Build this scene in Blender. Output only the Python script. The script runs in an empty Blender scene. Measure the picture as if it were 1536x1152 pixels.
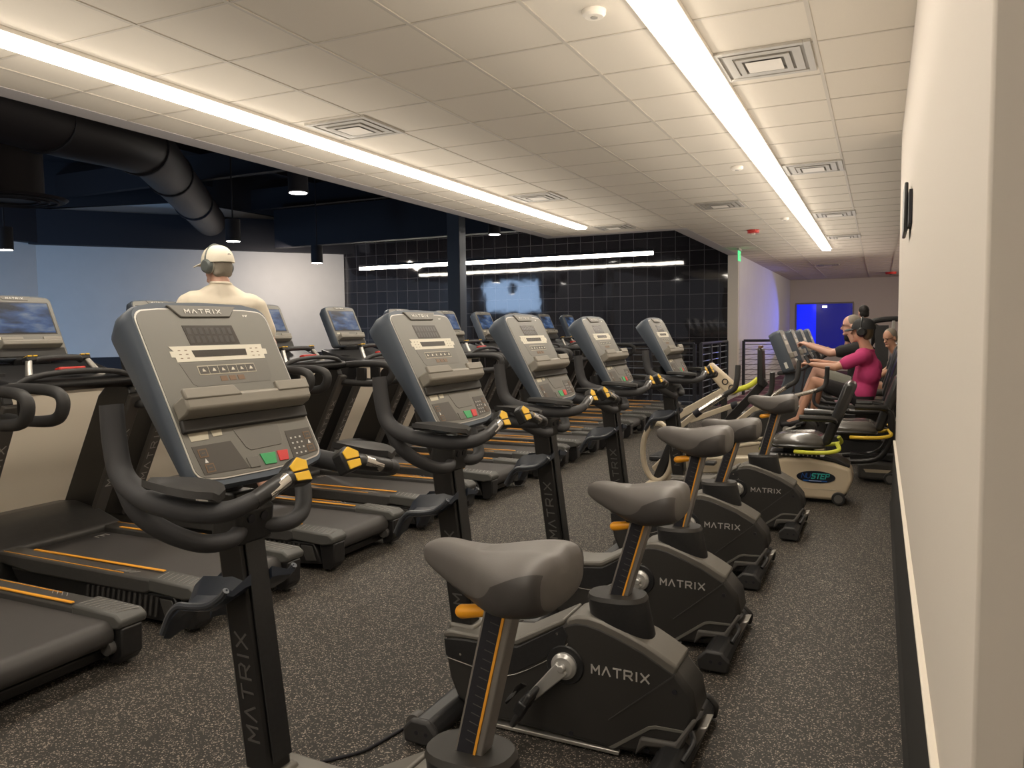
import bpy, bmesh, math, random
from mathutils import Vector, Matrix, Euler
random.seed(7)
C = bpy.context.scene.collection
PI = math.pi
V = Vector

# ------------------------------------------------------------------ materials
def mat(name, col, rough=.5, metal=0.0, em=None, es=0.0, noise=0.0, nscale=40, bump=0.0, coat=0.0, spec=.5):
    m = bpy.data.materials.new(name); m.use_nodes = True
    nt = m.node_tree; b = nt.nodes['Principled BSDF']
    b.inputs['Base Color'].default_value = (*col, 1)
    b.inputs['Roughness'].default_value = rough
    b.inputs['Metallic'].default_value = metal
    b.inputs['Specular IOR Level'].default_value = spec
    b.inputs['Coat Weight'].default_value = coat
    if em:
        b.inputs['Emission Color'].default_value = (*em, 1); b.inputs['Emission Strength'].default_value = es
    if noise or bump:
        tc = nt.nodes.new('ShaderNodeTexCoord'); n = nt.nodes.new('ShaderNodeTexNoise')
        n.inputs['Scale'].default_value = nscale; n.inputs['Detail'].default_value = 3
        nt.links.new(tc.outputs['Object'], n.inputs['Vector'])
        if noise:
            r = nt.nodes.new('ShaderNodeValToRGB')
            r.color_ramp.elements[0].position = .3; r.color_ramp.elements[1].position = .7
            r.color_ramp.elements[0].color = (*[c*(1-noise) for c in col], 1)
            r.color_ramp.elements[1].color = (*[min(1, c*(1+noise)) for c in col], 1)
            nt.links.new(n.outputs['Fac'], r.inputs['Fac']); nt.links.new(r.outputs['Color'], b.inputs['Base Color'])
        if bump:
            bp = nt.nodes.new('ShaderNodeBump'); bp.inputs['Strength'].default_value = bump; bp.inputs['Distance'].default_value = .002
            nt.links.new(n.outputs['Fac'], bp.inputs['Height']); nt.links.new(bp.outputs['Normal'], b.inputs['Normal'])
    return m

def floor_mat():
    m = bpy.data.materials.new('speckled_rubber'); m.use_nodes = True
    nt = m.node_tree; b = nt.nodes['Principled BSDF']; L = nt.links.new
    tc = nt.nodes.new('ShaderNodeTexCoord')
    def flecks(scale, thr, sz):
        mp = nt.nodes.new('ShaderNodeTexNoise'); mp.inputs['Scale'].default_value = scale*.6; mp.inputs['Detail'].default_value = 1
        L(tc.outputs['Object'], mp.inputs['Vector'])
        mx = nt.nodes.new('ShaderNodeVectorMath'); mx.operation = 'MULTIPLY_ADD'
        L(mp.outputs['Color'], mx.inputs[0]); mx.inputs[1].default_value = (.012, .012, 0); L(tc.outputs['Object'], mx.inputs[2])
        v = nt.nodes.new('ShaderNodeTexVoronoi'); v.inputs['Scale'].default_value = scale; L(mx.outputs[0], v.inputs['Vector'])
        sep = nt.nodes.new('ShaderNodeSeparateColor'); L(v.outputs['Color'], sep.inputs['Color'])
        g = nt.nodes.new('ShaderNodeMath'); g.operation = 'GREATER_THAN'; L(sep.outputs['Red'], g.inputs[0]); g.inputs[1].default_value = thr
        l = nt.nodes.new('ShaderNodeMath'); l.operation = 'LESS_THAN'; L(v.outputs['Distance'], l.inputs[0]); l.inputs[1].default_value = sz
        mu = nt.nodes.new('ShaderNodeMath'); mu.operation = 'MULTIPLY'; L(g.outputs[0], mu.inputs[0]); L(l.outputs[0], mu.inputs[1])
        return mu, sep
    a, sa = flecks(170, .62, .42); c, sc = flecks(95, .80, .33)
    ad = nt.nodes.new('ShaderNodeMath'); ad.operation = 'MAXIMUM'; L(a.outputs[0], ad.inputs[0]); L(c.outputs[0], ad.inputs[1])
    rc = nt.nodes.new('ShaderNodeValToRGB'); rc.color_ramp.elements[0].color = (.15, .125, .10, 1); rc.color_ramp.elements[1].color = (.44, .38, .31, 1)
    L(sa.outputs['Green'], rc.inputs['Fac'])
    mix = nt.nodes.new('ShaderNodeMix'); mix.data_type = 'RGBA'
    L(ad.outputs[0], mix.inputs['Factor']); mix.inputs['A'].default_value = (.030, .027, .0235, 1); L(rc.outputs['Color'], mix.inputs['B'])
    L(mix.outputs['Result'], b.inputs['Base Color']); b.inputs['Roughness'].default_value = .62
    b.inputs['Specular IOR Level'].default_value = .3
    return m

def carpet_mat():
    m = bpy.data.materials.new('maroon_carpet'); m.use_nodes = True
    nt = m.node_tree; b = nt.nodes['Principled BSDF']; L = nt.links.new
    tc = nt.nodes.new('ShaderNodeTexCoord'); v = nt.nodes.new('ShaderNodeTexVoronoi'); v.inputs['Scale'].default_value = 1.6
    L(tc.outputs['Object'], v.inputs['Vector'])
    r = nt.nodes.new('ShaderNodeValToRGB'); r.color_ramp.interpolation = 'CONSTANT'
    r.color_ramp.elements[0].color = (.09, .025, .045, 1)
    r.color_ramp.elements[1].position = .6; r.color_ramp.elements[1].color = (.24, .13, .15, 1)
    s = nt.nodes.new('ShaderNodeSeparateColor'); L(v.outputs['Color'], s.inputs['Color']); L(s.outputs['Red'], r.inputs['Fac'])
    L(r.outputs['Color'], b.inputs['Base Color']); b.inputs['Roughness'].default_value = .9
    return m

def tile_mat():
    m = bpy.data.materials.new('black_glazed_tile'); m.use_nodes = True
    nt = m.node_tree; b = nt.nodes['Principled BSDF']; L = nt.links.new
    tc = nt.nodes.new('ShaderNodeTexCoord'); sp = nt.nodes.new('ShaderNodeSeparateXYZ'); L(tc.outputs['Object'], sp.inputs[0])
    cb = nt.nodes.new('ShaderNodeCombineXYZ'); L(sp.outputs['X'], cb.inputs['X']); L(sp.outputs['Z'], cb.inputs['Y'])
    br = nt.nodes.new('ShaderNodeTexBrick'); br.offset = 0; br.inputs['Scale'].default_value = 1
    br.inputs['Brick Width'].default_value = .32; br.inputs['Row Height'].default_value = .32; br.inputs['Mortar Size'].default_value = .006
    br.inputs['Color1'].default_value = (.012, .011, .013, 1); br.inputs['Color2'].default_value = (.020, .018, .020, 1)
    br.inputs['Mortar'].default_value = (.085, .08, .085, 1)
    L(cb.outputs[0], br.inputs['Vector']); L(br.outputs['Color'], b.inputs['Base Color'])
    n = nt.nodes.new('ShaderNodeTexNoise'); n.inputs['Scale'].default_value = 2.2; L(tc.outputs['Object'], n.inputs['Vector'])
    bp = nt.nodes.new('ShaderNodeBump'); bp.inputs['Strength'].default_value = .16; bp.inputs['Distance'].default_value = .012
    L(n.outputs['Fac'], bp.inputs['Height']); L(bp.outputs['Normal'], b.inputs['Normal'])
    b.inputs['Roughness'].default_value = .05; b.inputs['Specular IOR Level'].default_value = .9
    return m

MT = dict(
 floor=floor_mat(), carpet=carpet_mat(), tile=tile_mat(),
 wall=mat('warm_white_wall', (.64, .585, .52), .8, bump=.05, nscale=300),
 wallcool=mat('cool_white_wall', (.60, .58, .56), .8, noise=.02, nscale=3),
 halfwall=mat('cream_half_wall', (.62, .54, .43), .75),
 ceil=mat('ceiling_tile', (.62, .56, .47), .9, bump=.25, nscale=260, noise=.015),
 grid=mat('ceiling_grid', (.50, .45, .38), .6),
 soffit=mat('soffit_paint', (.46, .43, .42), .8),
 black=mat('black_paint', (.012, .012, .018), .7),
 blackroof=mat('black_roof', (.013, .012, .016), .8),
 duct=mat('dark_duct', (.030, .025, .026), .5, .3),
 base=mat('rubber_wall_base', (.022, .021, .020), .7, noise=.2, nscale=60),
 trimw=mat('white_trim', (.75, .69, .6), .5),
 strip=mat('light_strip_lens', (1, .9, .75), .4, em=(1, .915, .79), es=11),
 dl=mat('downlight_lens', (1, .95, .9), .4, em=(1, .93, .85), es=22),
 vent=mat('vent_metal', (.42, .39, .34), .45, .2), ventdark=mat('vent_dark', (.26, .235, .20), .6),
 blackpl=mat('black_plastic', (.016, .016, .017), .42, noise=.15, nscale=90),
 rub=mat('charcoal_rubber', (.030, .029, .029), .55, bump=.15, nscale=400),
 foam=mat('foam_grip', (.036, .036, .039), .62, bump=.2, nscale=500),
 shroud=mat('shroud_charcoal', (.028, .026, .024), .5, bump=.12, nscale=500),
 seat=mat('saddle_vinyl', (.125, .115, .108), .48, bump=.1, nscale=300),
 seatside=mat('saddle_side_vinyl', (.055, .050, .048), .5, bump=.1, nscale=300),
 face=mat('console_face', (.178, .172, .154), .42, .25),
 facedk=mat('console_side', (.075, .092, .118), .45, .1),
 facemid=mat('console_inlay', (.16, .153, .138), .4, .2),
 facedark=mat('console_keypad', (.07, .063, .056), .4),
 bezel=mat('bezel_line', (.62, .60, .56), .35, .3),
 shelf=mat('console_shelf', (.27, .25, .215), .5, .2),
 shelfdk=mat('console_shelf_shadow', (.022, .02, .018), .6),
 lcd=mat('lcd_off', (.050, .043, .038), .25), lcdseg=mat('lcd_segment', (.041, .036, .032), .3),
 band=mat('readout_band', (.68, .64, .54), .5), ink=mat('grey_ink', (.55, .53, .5), .5),
 cream=mat('cream_print', (.50, .46, .36), .5), brown=mat('brown_key', (.17, .10, .055), .5),
 green=mat('green_key', (.05, .36, .13), .4), red=mat('red_key', (.62, .05, .05), .4),
 gled=mat('green_led', (.1, .5, .05), .5, em=(.15, .8, .05), es=.6),
 yellow=mat('yellow_key', (.83, .50, .03), .4), orange=mat('orange_lever', (.90, .38, .015), .4),
 line=mat('orange_line', (.80, .36, .03), .45),
 silver=mat('brushed_silver', (.42, .40, .37), .35, .7), alu=mat('anodised_post', (.30, .28, .26), .4, .6),
 chrome=mat('chrome', (.72, .69, .65), .18, .95), coverg=mat('grey_cover', (.165, .155, .138), .45, .35),
 crank=mat('crank_silver', (.55, .54, .52), .32, .6),
 letter=mat('silver_lettering', (.52, .50, .47), .4, .2), letterdk=mat('dim_lettering', (.11, .105, .10), .4, .2),
 belt=mat('running_belt', (.050, .046, .044), .55, bump=.2, nscale=600),
 deck=mat('deck_plastic', (.062, .059, .056), .42, .1, noise=.08, nscale=30),
 foot=mat('footrest_grey', (.075, .074, .069), .5), stroke=mat('pale_stroke', (.36, .34, .32), .5),
 frame=mat('treadmill_frame', (.020, .019, .019), .32, .2), texty=mat('textured_panel', (.080, .074, .068), .55),
 holder=mat('bottle_holder_rim', (.060, .066, .078), .35, .2), holderin=mat('bottle_holder_liner', (.02, .027, .042), .4),
 beige=mat('beige_shell', (.60, .50, .36), .42), beige2=mat('beige_steel', (.52, .45, .34), .4, .1),
 lime=mat('lime_grip', (.66, .68, .06), .45), amber=mat('amber_grip', (.80, .52, .03), .45),
 vinyl=mat('black_vinyl', (.020, .019, .018), .28, coat=.3), vinylg=mat('worn_vinyl', (.085, .078, .070), .25, coat=.4),
 post=mat('slate_column', (.045, .055, .075), .5), rail=mat('rail_steel', (.014, .016, .024), .5),
 cable=mat('rail_cable', (.30, .33, .38), .35, .6), cabledk=mat('rail_cable_dark', (.14, .13, .13), .5),
 bluewin=mat('blue_lit_glass', (.01, .01, .05), .08, em=(.007, .010, .22), es=.36),
 bluewin2=mat('blue_lit_glass_bright', (.01, .02, .3), .08, em=(.002, .015, 1.0), es=.5),
 skywin=mat('daylight_pane', (.3, .5, .7), .2, em=(.22, .66, .95), es=4.2),
 skin=mat('skin', (.56, .30, .20), .5), skinlt=mat('skin_fair', (.62, .36, .27), .5),
 shirtw=mat('cream_shirt', (.78, .70, .57), .85, bump=.3, nscale=25), pink=mat('pink_shirt', (.52, .045, .17), .85, bump=.3, nscale=25),
 shorts=mat('black_shorts', (.014, .013, .014), .85), shortsg=mat('grey_shorts', (.26, .26, .22), .85),
 trousers=mat('khaki_shorts', (.28, .24, .18), .85), greyshirt=mat('taupe_shirt', (.30, .25, .22), .85), blackshirt=mat('black_shirt', (.02, .018, .018), .85),
 hairgrey=mat('grey_hair', (.27, .235, .19), .8, bump=.6, nscale=120), hairbrown=mat('brown_hair', (.10, .07, .035), .8, bump=.6, nscale=120),
 hairdark=mat('dark_hair', (.014, .011, .010), .7), capw=mat('cream_cap', (.78, .72, .60), .8), capb=mat('black_cap', (.012, .012, .013), .7),
 hp=mat('headphone_grey', (.12, .135, .13), .4), hpb=mat('headphone_black', (.012, .012, .013), .35), eye=mat('eye_dark', (.03, .02, .02), .3),
 lip=mat('lip', (.40, .14, .12), .5), shoe=mat('white_shoe', (.72, .69, .64), .6), shoeb=mat('black_shoe', (.02, .018, .02), .5), redm=mat('red_plastic', (.55, .03, .02), .4),
 exitg=mat('exit_green', (.05, .5, .2), .5, em=(.05, .6, .2), es=.7), nulogo=mat('logo_blue', (.02, .12, .45), .4), nucyan=mat('logo_cyan', (.05, .48, .45), .4),
 logoblk=mat('logo_black', (.010, .012, .02), .3), paper=mat('paper_white', (.7, .68, .64), .6), grayw=mat('wheel_grey', (.10, .095, .09), .5),
)

def screen_mat():
    m = bpy.data.materials.new('tv_screen'); m.use_nodes = True
    nt = m.node_tree; b = nt.nodes['Principled BSDF']; L = nt.links.new
    tc = nt.nodes.new('ShaderNodeTexCoord'); n = nt.nodes.new('ShaderNodeTexNoise'); n.inputs['Scale'].default_value = 7; n.inputs['Detail'].default_value = 4
    mp = nt.nodes.new('ShaderNodeMapping'); mp.inputs['Scale'].default_value = (1, .6, 2.2); L(tc.outputs['Object'], mp.inputs['Vector']); L(mp.outputs[0], n.inputs['Vector'])
    r = nt.nodes.new('ShaderNodeValToRGB'); e = r.color_ramp.elements
    e[0].position = .36; e[0].color = (.012, .016, .025, 1); e[1].position = .68; e[1].color = (.16, .19, .23, 1)
    x = e.new(.53); x.color = (.035, .075, .17, 1)
    L(n.outputs['Fac'], r.inputs['Fac']); L(r.outputs['Color'], b.inputs['Emission Color']); b.inputs['Emission Strength'].default_value = .55
    b.inputs['Base Color'].default_value = (.01, .01, .012, 1); b.inputs['Roughness'].default_value = .2
    return m
MT['screen'] = screen_mat()

# ------------------------------------------------------------------ mesh helpers
class MB:
    def __init__(s): s.b = bmesh.new()
    def box(s, c, sz, rot=None):
        m = Matrix.Translation(V(c))
        if rot: m = m @ Euler(rot).to_matrix().to_4x4()
        bmesh.ops.create_cube(s.b, size=1, matrix=m @ Matrix.Diagonal((*sz, 1)))
        return s
    def prism(s, pts3, ext):              # polygon (3D points) extruded by vector ext
        ext = V(ext); a = [s.b.verts.new(V(p)) for p in pts3]; c = [s.b.verts.new(V(p)+ext) for p in pts3]
        n = len(a); s.b.faces.new(a); s.b.faces.new(c[::-1])
        for i in range(n): s.b.faces.new([a[i], c[i], c[(i+1) % n], a[(i+1) % n]])
        return s
    def xz(s, pts, y0, y1): return s.prism([(x, y0, z) for x, z in pts], (0, y1-y0, 0))
    def xy(s, pts, z0, z1): return s.prism([(x, y, z0) for x, y in pts], (0, 0, z1-z0))
    def yz(s, pts, x0, x1): return s.prism([(x0, y, z) for y, z in pts], (x1-x0, 0, 0))
    def rings(s, rings, cap=True, closed=False):
        vs = [[s.b.verts.new(V(p)) for p in r] for r in rings]; n = len(vs[0]); k = len(vs)
        for i in range(k if closed else k-1):
            A, B = vs[i], vs[(i+1) % k]
            for j in range(n): s.b.faces.new([A[j], A[(j+1) % n], B[(j+1) % n], B[j]])
        if cap and not closed: s.b.faces.new(vs[0][::-1]); s.b.faces.new(vs[-1])
        return s
    def tube(s, pts, r, seg=12, smooth=6, closed=False, flat=None):
        pts = [V(p) for p in pts]; R = r if isinstance(r, (list, tuple)) else [r]*len(pts)
        if smooth and len(pts) > 2:
            P, Q = [], []; n = len(pts); last = n if closed else n-1
            for i in range(last):
                p0 = pts[(i-1) % n] if (closed or i > 0) else pts[0]*2-pts[1]
                p1, p2 = pts[i], pts[(i+1) % n]
                p3 = pts[(i+2) % n] if (closed or i+2 < n) else p2*2-p1
                for k in range(smooth):
                    t = k/smooth
                    P.append(.5*((2*p1)+(p2-p0)*t+(2*p0-5*p1+4*p2-p3)*t*t+(3*p1-3*p2+p3-p0)*t**3)); Q.append(R[i]*(1-t)+R[(i+1) % n]*t)
            if not closed: P.append(pts[-1]); Q.append(R[-1])
            pts, R = P, Q
        n = len(pts); up = None; rr = []
        for i, p in enumerate(pts):
            if closed: d = pts[(i+1) % n]-pts[i-1]
            else: d = pts[min(i+1, n-1)]-pts[max(i-1, 0)]
            d.normalize()
            if up is None: up = d.orthogonal().normalized() if flat is None else (V(flat)-d*V(flat).dot(d)).normalized()
            u = up-d*up.dot(d)
            u = u.normalized() if u.length > 1e-6 else d.orthogonal().normalized()
            up = u; w = d.cross(u)
            k1, k2 = (R[i], R[i]) if not isinstance(R[i], tuple) else R[i]
            rr.append([p+u*math.cos(a)*k1+w*math.sin(a)*k2 for a in [2*PI*j/seg for j in range(seg)]])
        return s.rings(rr, closed=closed)
    def capsule(s, p0, r0, p1, r1, seg=12):
        p0, p1 = V(p0), V(p1); d = p1-p0
        if d.length < 1e-5: d = V((0, 0, 1e-4)); p1 = p0+d
        d.normalize(); u = d.orthogonal().normalized(); w = d.cross(u); rr = []
        for k in range(5):
            a = PI/2*(1-k/4.001) if k < 5 else 0
            rr.append((p0-d*r0*math.sin(a), r0*math.cos(a)))
        for k in range(5):
            a = PI/2*(k/4.0)*.999
            rr.append((p1+d*r1*math.sin(a), r1*math.cos(a)))
        return s.rings([[c+(u*math.cos(2*PI*j/seg)+w*math.sin(2*PI*j/seg))*max(r, 1e-4) for j in range(seg)] for c, r in rr])
    def ell(s, c, r, rot=None, seg=20):
        m = Matrix.Translation(V(c))
        if rot is not None: m = m @ (rot if isinstance(rot, Matrix) else Euler(rot).to_matrix().to_4x4())
        bmesh.ops.create_uvsphere(s.b, u_segments=seg, v_segments=max(8, seg*2//3), radius=1, matrix=m @ Matrix.Diagonal((*r, 1)))
        return s
    def cyl(s, p0, p1, r, seg=20, r1=None): return s.tube([p0, p1], [r, r if r1 is None else r1], seg, 0)
    def quadpatch(s, pts): s.b.faces.new([s.b.verts.new(V(p)) for p in pts]); return s
    def build(s, name, m, parent=None, bevel=0, smooth=True, seg=2, angle=35):
        bmesh.ops.recalc_face_normals(s.b, faces=s.b.faces[:])
        me = bpy.data.meshes.new(name); s.b.to_mesh(me); s.b.free()
        if smooth:
            for p in me.polygons: p.use_smooth = True
            me.set_sharp_from_angle(angle=math.radians(angle))
        me.materials.append(MT[m] if isinstance(m, str) else m)
        o = bpy.data.objects.new(name, me); C.objects.link(o)
        if parent: o.parent = parent
        if bevel:
            b = o.modifiers.new('b', 'BEVEL'); b.width = bevel; b.segments = seg; b.limit_method = 'ANGLE'; b.angle_limit = math.radians(35)
        return o

class Fr:                                  # a flat panel's own frame: s across, t up, n out
    def __init__(s, o, T, N, U=(0, 1, 0)): s.o = V(o); s.T = V(T).normalized(); s.N = V(N).normalized(); s.U = V(U).normalized()
    def p(s, a, t, n=0): return s.o+s.U*a+s.T*t+s.N*n
    def plate(s, mb, poly, n0, n1): return mb.prism([s.p(a, t, n0) for a, t in poly], s.N*(n1-n0))
def rect(a0, a1, t0, t1): return [(a0, t0), (a1, t0), (a1, t1), (a0, t1)]
def rrect(a0, a1, t0, t1, r, k=5, crown=0, skirt=0):
    P = []
    for cx, cy, s0 in ((a1-r, t1-r, 0), (a0+r, t1-r, 90), (a0+r, t0+r, 180), (a1-r, t0+r, 270)):
        if s0 == 90 and crown:
            for q in (.33, 0, -.33): P.append(((a0+a1)/2+q*(a1-a0), t1+crown*(1-abs(q))))
        for i in range(k+1):
            a = math.radians(s0+90*i/k); P.append((cx+r*math.cos(a), cy+r*math.sin(a)))
        if s0 == 180 and skirt:
            for q in (-.33, 0, .33): P.append(((a0+a1)/2+q*(a1-a0), t0-skirt*(1-abs(q))))
    return P

# stroke lettering -----------------------------------------------------------
GL = {'M': [[(0, 0), (0, 1), (.5, .35), (1, 1), (1, 0)]], 'A': [[(0, 0), (.5, 1), (1, 0)]], 'T': [[(0, 1), (1, 1)], [(.5, 1), (.5, 0)]],
      'R': [[(0, 0), (0, 1), (.85, 1), (1, .8), (.85, .45), (.15, .45)], [(.5, .45), (1, 0)]], 'I': [[(.5, 0), (.5, 1)]], 'X': [[(0, 0), (1, 1)], [(0, 1), (1, 0)]],
      'N': [[(0, 0), (0, 1), (1, 0), (1, 1)]], 'U': [[(0, 1), (0, .2), (.2, 0), (.8, 0), (1, .2), (1, 1)]], 'S': [[(1, 1), (.1, 1), (0, .75), (.1, .5), (.9, .5), (1, .25), (.9, 0), (0, 0)]],
      'E': [[(1, 1), (0, 1), (0, 0), (1, 0)], [(0, .5), (.8, .5)]], 'P': [[(0, 0), (0, 1), (.9, 1), (1, .75), (.9, .5), (0, .5)]], 'W': [[(0, 1), (.25, 0), (.5, .7), (.75, 0), (1, 1)]]}
def letters(mb, word, O, U, Vv, h, w, gap, th, N, depth=.0012, slant=0):
    O, U, Vv, N = V(O), V(U).normalized(), V(Vv).normalized(), V(N).normalized(); x = 0
    for ch in word:
        ww = w*(.25 if ch == 'I' else 1)
        for st in GL[ch]:
            for (a, b) in zip(st, st[1:]):
                A = V(((x+a[0]*ww+a[1]*slant*h), a[1]*h)); B = V(((x+b[0]*ww+b[1]*slant*h), b[1]*h))
                d = (B-A).normalized(); q = V((-d.y, d.x))*th/2; e = d*th*.35
                P = [A-e+q, B+e+q, B+e-q, A-e-q]
                mb.prism([O+U*p.x+Vv*p.y for p in P], N*depth)
        x += ww+gap
    return mb

# objects ----------------------------------------------------------------------
def tag(o, label=None, cat=None, group=None, kind=None):
    if label: o['label'] = label
    if cat: o['category'] = cat
    if group: o['group'] = group
    if kind: o['kind'] = kind
    return o
def thing(name, label, cat, loc=(0, 0, 0), rz=0, group=None):
    o = bpy.data.objects.new(name, None); C.objects.link(o); o.empty_display_size = .1
    o.location = loc; o.rotation_euler = (0, 0, rz); return tag(o, label, cat, group)
def struct(o): o['kind'] = 'structure'; return o
def copy_tree(o, parent=None):
    c = o.copy(); C.objects.link(c); c.parent = parent
    for ch in list(o.children): copy_tree(ch, c)
    return c

# ================================================================== ROOM
H = 3.06; YF = 28.3; YT = 17.55; HW = -5.75
struct(MB().xy([(HW, -6), (2.6, -6), (2.6, 15.2), (HW, 15.2)], -.2, 0).build('floor', 'floor', smooth=False))
struct(MB().xy([(-2.8, 15.2), (2.6, 15.2), (2.6, YF+.1), (-2.8, YF+.1)], -.2, 0).build('floor_carpet', 'carpet', smooth=False))
struct(MB().xy([(-22, -8), (HW, -8), (HW, 17.6), (-22, 17.6)], -4.2, -4).build('floor_atrium', 'black', smooth=False))
# ceiling field, L shaped, with real T-bars
struct(MB().xy([(-5.0, -6), (2.6, -6), (2.6, YF+.1), (-2.78, YF+.1), (-2.78, 12.45), (-5.0, 12.45)], H, H+.05).build('ceiling', 'ceil', smooth=False))
struct(MB().xy([(-5.2, -6), (-5.0, -6), (-5.0, 12.4), (-2.98, 12.4), (-2.78, 12.6), (-2.78, 17.55), (-3.0, 17.55), (-3.0, 12.6), (-5.2, 12.6)], H-.004, H+.2).build('trim_1', 'soffit', smooth=False))
struct(MB().box((-5.19, 3.3, H+1.1), (.04, 18.6, 2.1)).box((-4.1, 12.62, H+1.1), (2.2, .04, 2.1)).box((-2.98, 15.1, H+1.1), (.04, 4.95, 2.1)).build('trim_2', 'black', smooth=False))
g = MB()
for k in range(-5, 8):
    x = -.35-.615*k
    if abs(x+.965) < .05 or abs(x+4.04) < .05: continue
    if x > 2.5 or x < -4.99: continue
    y1 = YF if x > -2.78 else 12.4
    g.box((x, (y1-6)/2, H-.002), (.022, y1+6, .008))
k = -14
while True:
    y = 2.90+.61*k; k += 1
    if y > YF: break
    x0 = -5.0 if y < 12.4 else -2.78
    g.box(((x0+2.5)/2, y, H-.0015), (2.5-x0, .016, .006))
struct(g.build('trim_3', 'grid', smooth=False))
# walls
struct(MB().box((.235, 4.29, H/2), (.2, 5.96, H)).build('wall_right', 'wall', bevel=.006))
struct(MB().box((1.4, 1.41, H/2), (2.4, .2, H)).build('wall_near', 'wall', smooth=False))
struct(MB().box((1.4, 7.18, H/2), (2.4, .18, H)).build('wall_right_return', 'wall', smooth=False))
struct(MB().box((2.65, 17.7, H/2), (.1, 21.2, H)).build('wall_right_far', 'wall', smooth=False))
struct(MB().box((2.55, -2.3, H/2), (.1, 7.4, H)).build('wall_right_rear', 'wall', smooth=False))
# far wall around its window
wx0, wx1, wz0, wz1 = -2.57, -.83, .62, 2.24
struct(MB().xz([(-2.8, 0), (2.7, 0), (2.7, H), (-2.8, H), (-2.8, wz1), (wx1, wz1), (wx1, wz0), (-2.8, wz0)], YF, YF+.12).xz([(-2.8, wz0), (wx0, wz0), (wx0, wz1), (-2.8, wz1)], YF, YF+.12).build('wall_far', 'wall', smooth=False))
w1 = struct(MB().xz(rect(wx0, wx1, wz0, wz1), YF+.05, YF+.07).build('window_1', 'bluewin', smooth=False))
MB().xz(rect(wx0, wx0+.62, wz0, wz1), YF+.045, YF+.049).build('window_pane', 'bluewin2', w1, smooth=False)
MB().xz(rect(wx0-.04, wx1+.04, wz1, wz1+.05), YF-.01, YF+.06).xz(rect(wx0-.04, wx1+.04, wz0-.05, wz0), YF-.01, YF+.06).xz(rect(wx0-.05, wx0, wz0, wz1), YF-.01, YF+.06).xz(rect(wx1, wx1+.05, wz0, wz1), YF-.01, YF+.06).build('window_frame', 'ventdark', w1, smooth=False)
MB().xz(rect(-1.75, -1.62, 2.12, 2.17), YF+.03, YF+.045).build('reflected_lamp', 'dl', w1, smooth=False)  # glowing plate paints a lamp's reflection onto the glass
struct(MB().box((-2.88, (YT+YF)/2+.05, H/2), (.2, YF-YT-.02, H)).build('wall_side', 'wallcool', smooth=False))
struct(MB().box((-2.89, YT-.03, 1.4), (.22, .1, 3.3)).build('trim_4', 'wall', bevel=.004))
g = MB()
for i in range(10): g.box((-2.776, 22.9, .25+i*.085), (.008, 10.6, .008))
struct(g.build('trim_5', 'ventdark', smooth=False))
struct(MB().box((-8.15, YT+.06, .6), (10.3, .12, 9.2)).build('wall_tile', 'tile', smooth=False))
struct(MB().box((-2.3, -6.05, 1.5), (10, .1, 11)).build('wall_rear', 'wall', smooth=False))
# cream half wall behind the treadmills
hw = struct(MB().box((HW-.08, 4.6, .35), (.16, 21.2, 1.5)).build('wall_half', 'halfwall', smooth=False))
struct(MB().box((HW-.08, 4.6, 1.12), (.24, 21.2, .05)).build('trim_6', 'soffit', bevel=.005))
# baseboard
struct(MB().xz([(.137, 0), (.098, 0), (.112, .04), (.122, .515), (.137, .52)], 1.31, 7.29).build('baseboard_right', 'base', smooth=False))
struct(MB().box((.127, 4.3, .527), (.020, 5.98, .014)).build('trim_7', 'trimw', bevel=.003))
# atrium shell
def wallseg(name, a, b, z0, z1, m, th=.12):
    a, b = V(a), V(b); d = (b-a).normalized(); n = V((-d.y, d.x))*th
    return struct(MB().xy([a, b, b+n, a+n], z0, z1).build(name, m, smooth=False))
wallseg('wall_atrium_back', (-13.3, 17.6), (-17.4, 11.7), .98, 5.4, 'wallcool')
wallseg('wall_atrium_left', (-17.4, 11.7), (-17.4, -8), .98, 3.9, 'wallcool')
wallseg('baseboard_atrium_back', (-13.3, 17.6), (-17.4, 11.7), -4, .98, 'black')
wallseg('baseboard_atrium_left', (-17.4, 11.7), (-17.4, -8), -4, .98, 'black')
struct(MB().box((-11.3, 4.8, 5.45), (13, 25.8, .1)).build('ceiling_atrium', 'blackroof', smooth=False))
# roof beam following the back wall, with sloping rafters leaving a shallow gable of wall in sight
def beam(a, b, z0, z1, th, name='trim', m='black', off=.35):
    a, b = V(a), V(b); d = (b-a).normalized(); n = V((d.y, -d.x))
    return struct(MB().xy([a+n*off, b+n*off, b+n*(off+th), a+n*(off+th)], z0, z1).build(name, m, smooth=False))
# (wall_atrium_back runs from the tiled wall to the corner; n points into the atrium on the room side)
A0, A1 = V((-13.3, 17.6)), V((-17.4, 11.7))
dA = (A1-A0).normalized(); nA = V((-dA.y, dA.x))*-1
if nA.x < 0: nA = -nA
def onback(u, off, z): p = A0+dA*u+nA*off; return (p.x, p.y, z)
LA = (A1-A0).length
struct(MB().prism([onback(-.2, .12, 3.6), onback(LA+.1, .12, 3.55), onback(LA+.1, .12, 4.33), onback(-.2, .12, 4.42)], nA.to_3d()*.25).build('trim_8', 'black', smooth=False))
struct(MB().prism([onback(-.2, .12, 4.4), onback(1.2, .12, 4.42), onback(3.9, .12, 4.72), onback(6.9, .12, 4.36), onback(LA+.1, .12, 4.33), onback(LA+.1, .12, 5.4), onback(-.2, .12, 5.4)], nA.to_3d()*.2).build('trim_9', 'blackroof', smooth=False))
struct(MB().box((-17.2, 2.0, 3.98), (.3, 19.4, .8)).build('trim_10', 'black', smooth=False))
g = MB()
for y in (1.5, 5, 8.5, 12, 15.5): g.box((-11.3, y, 4.85), (12, .16, .5))
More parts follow.
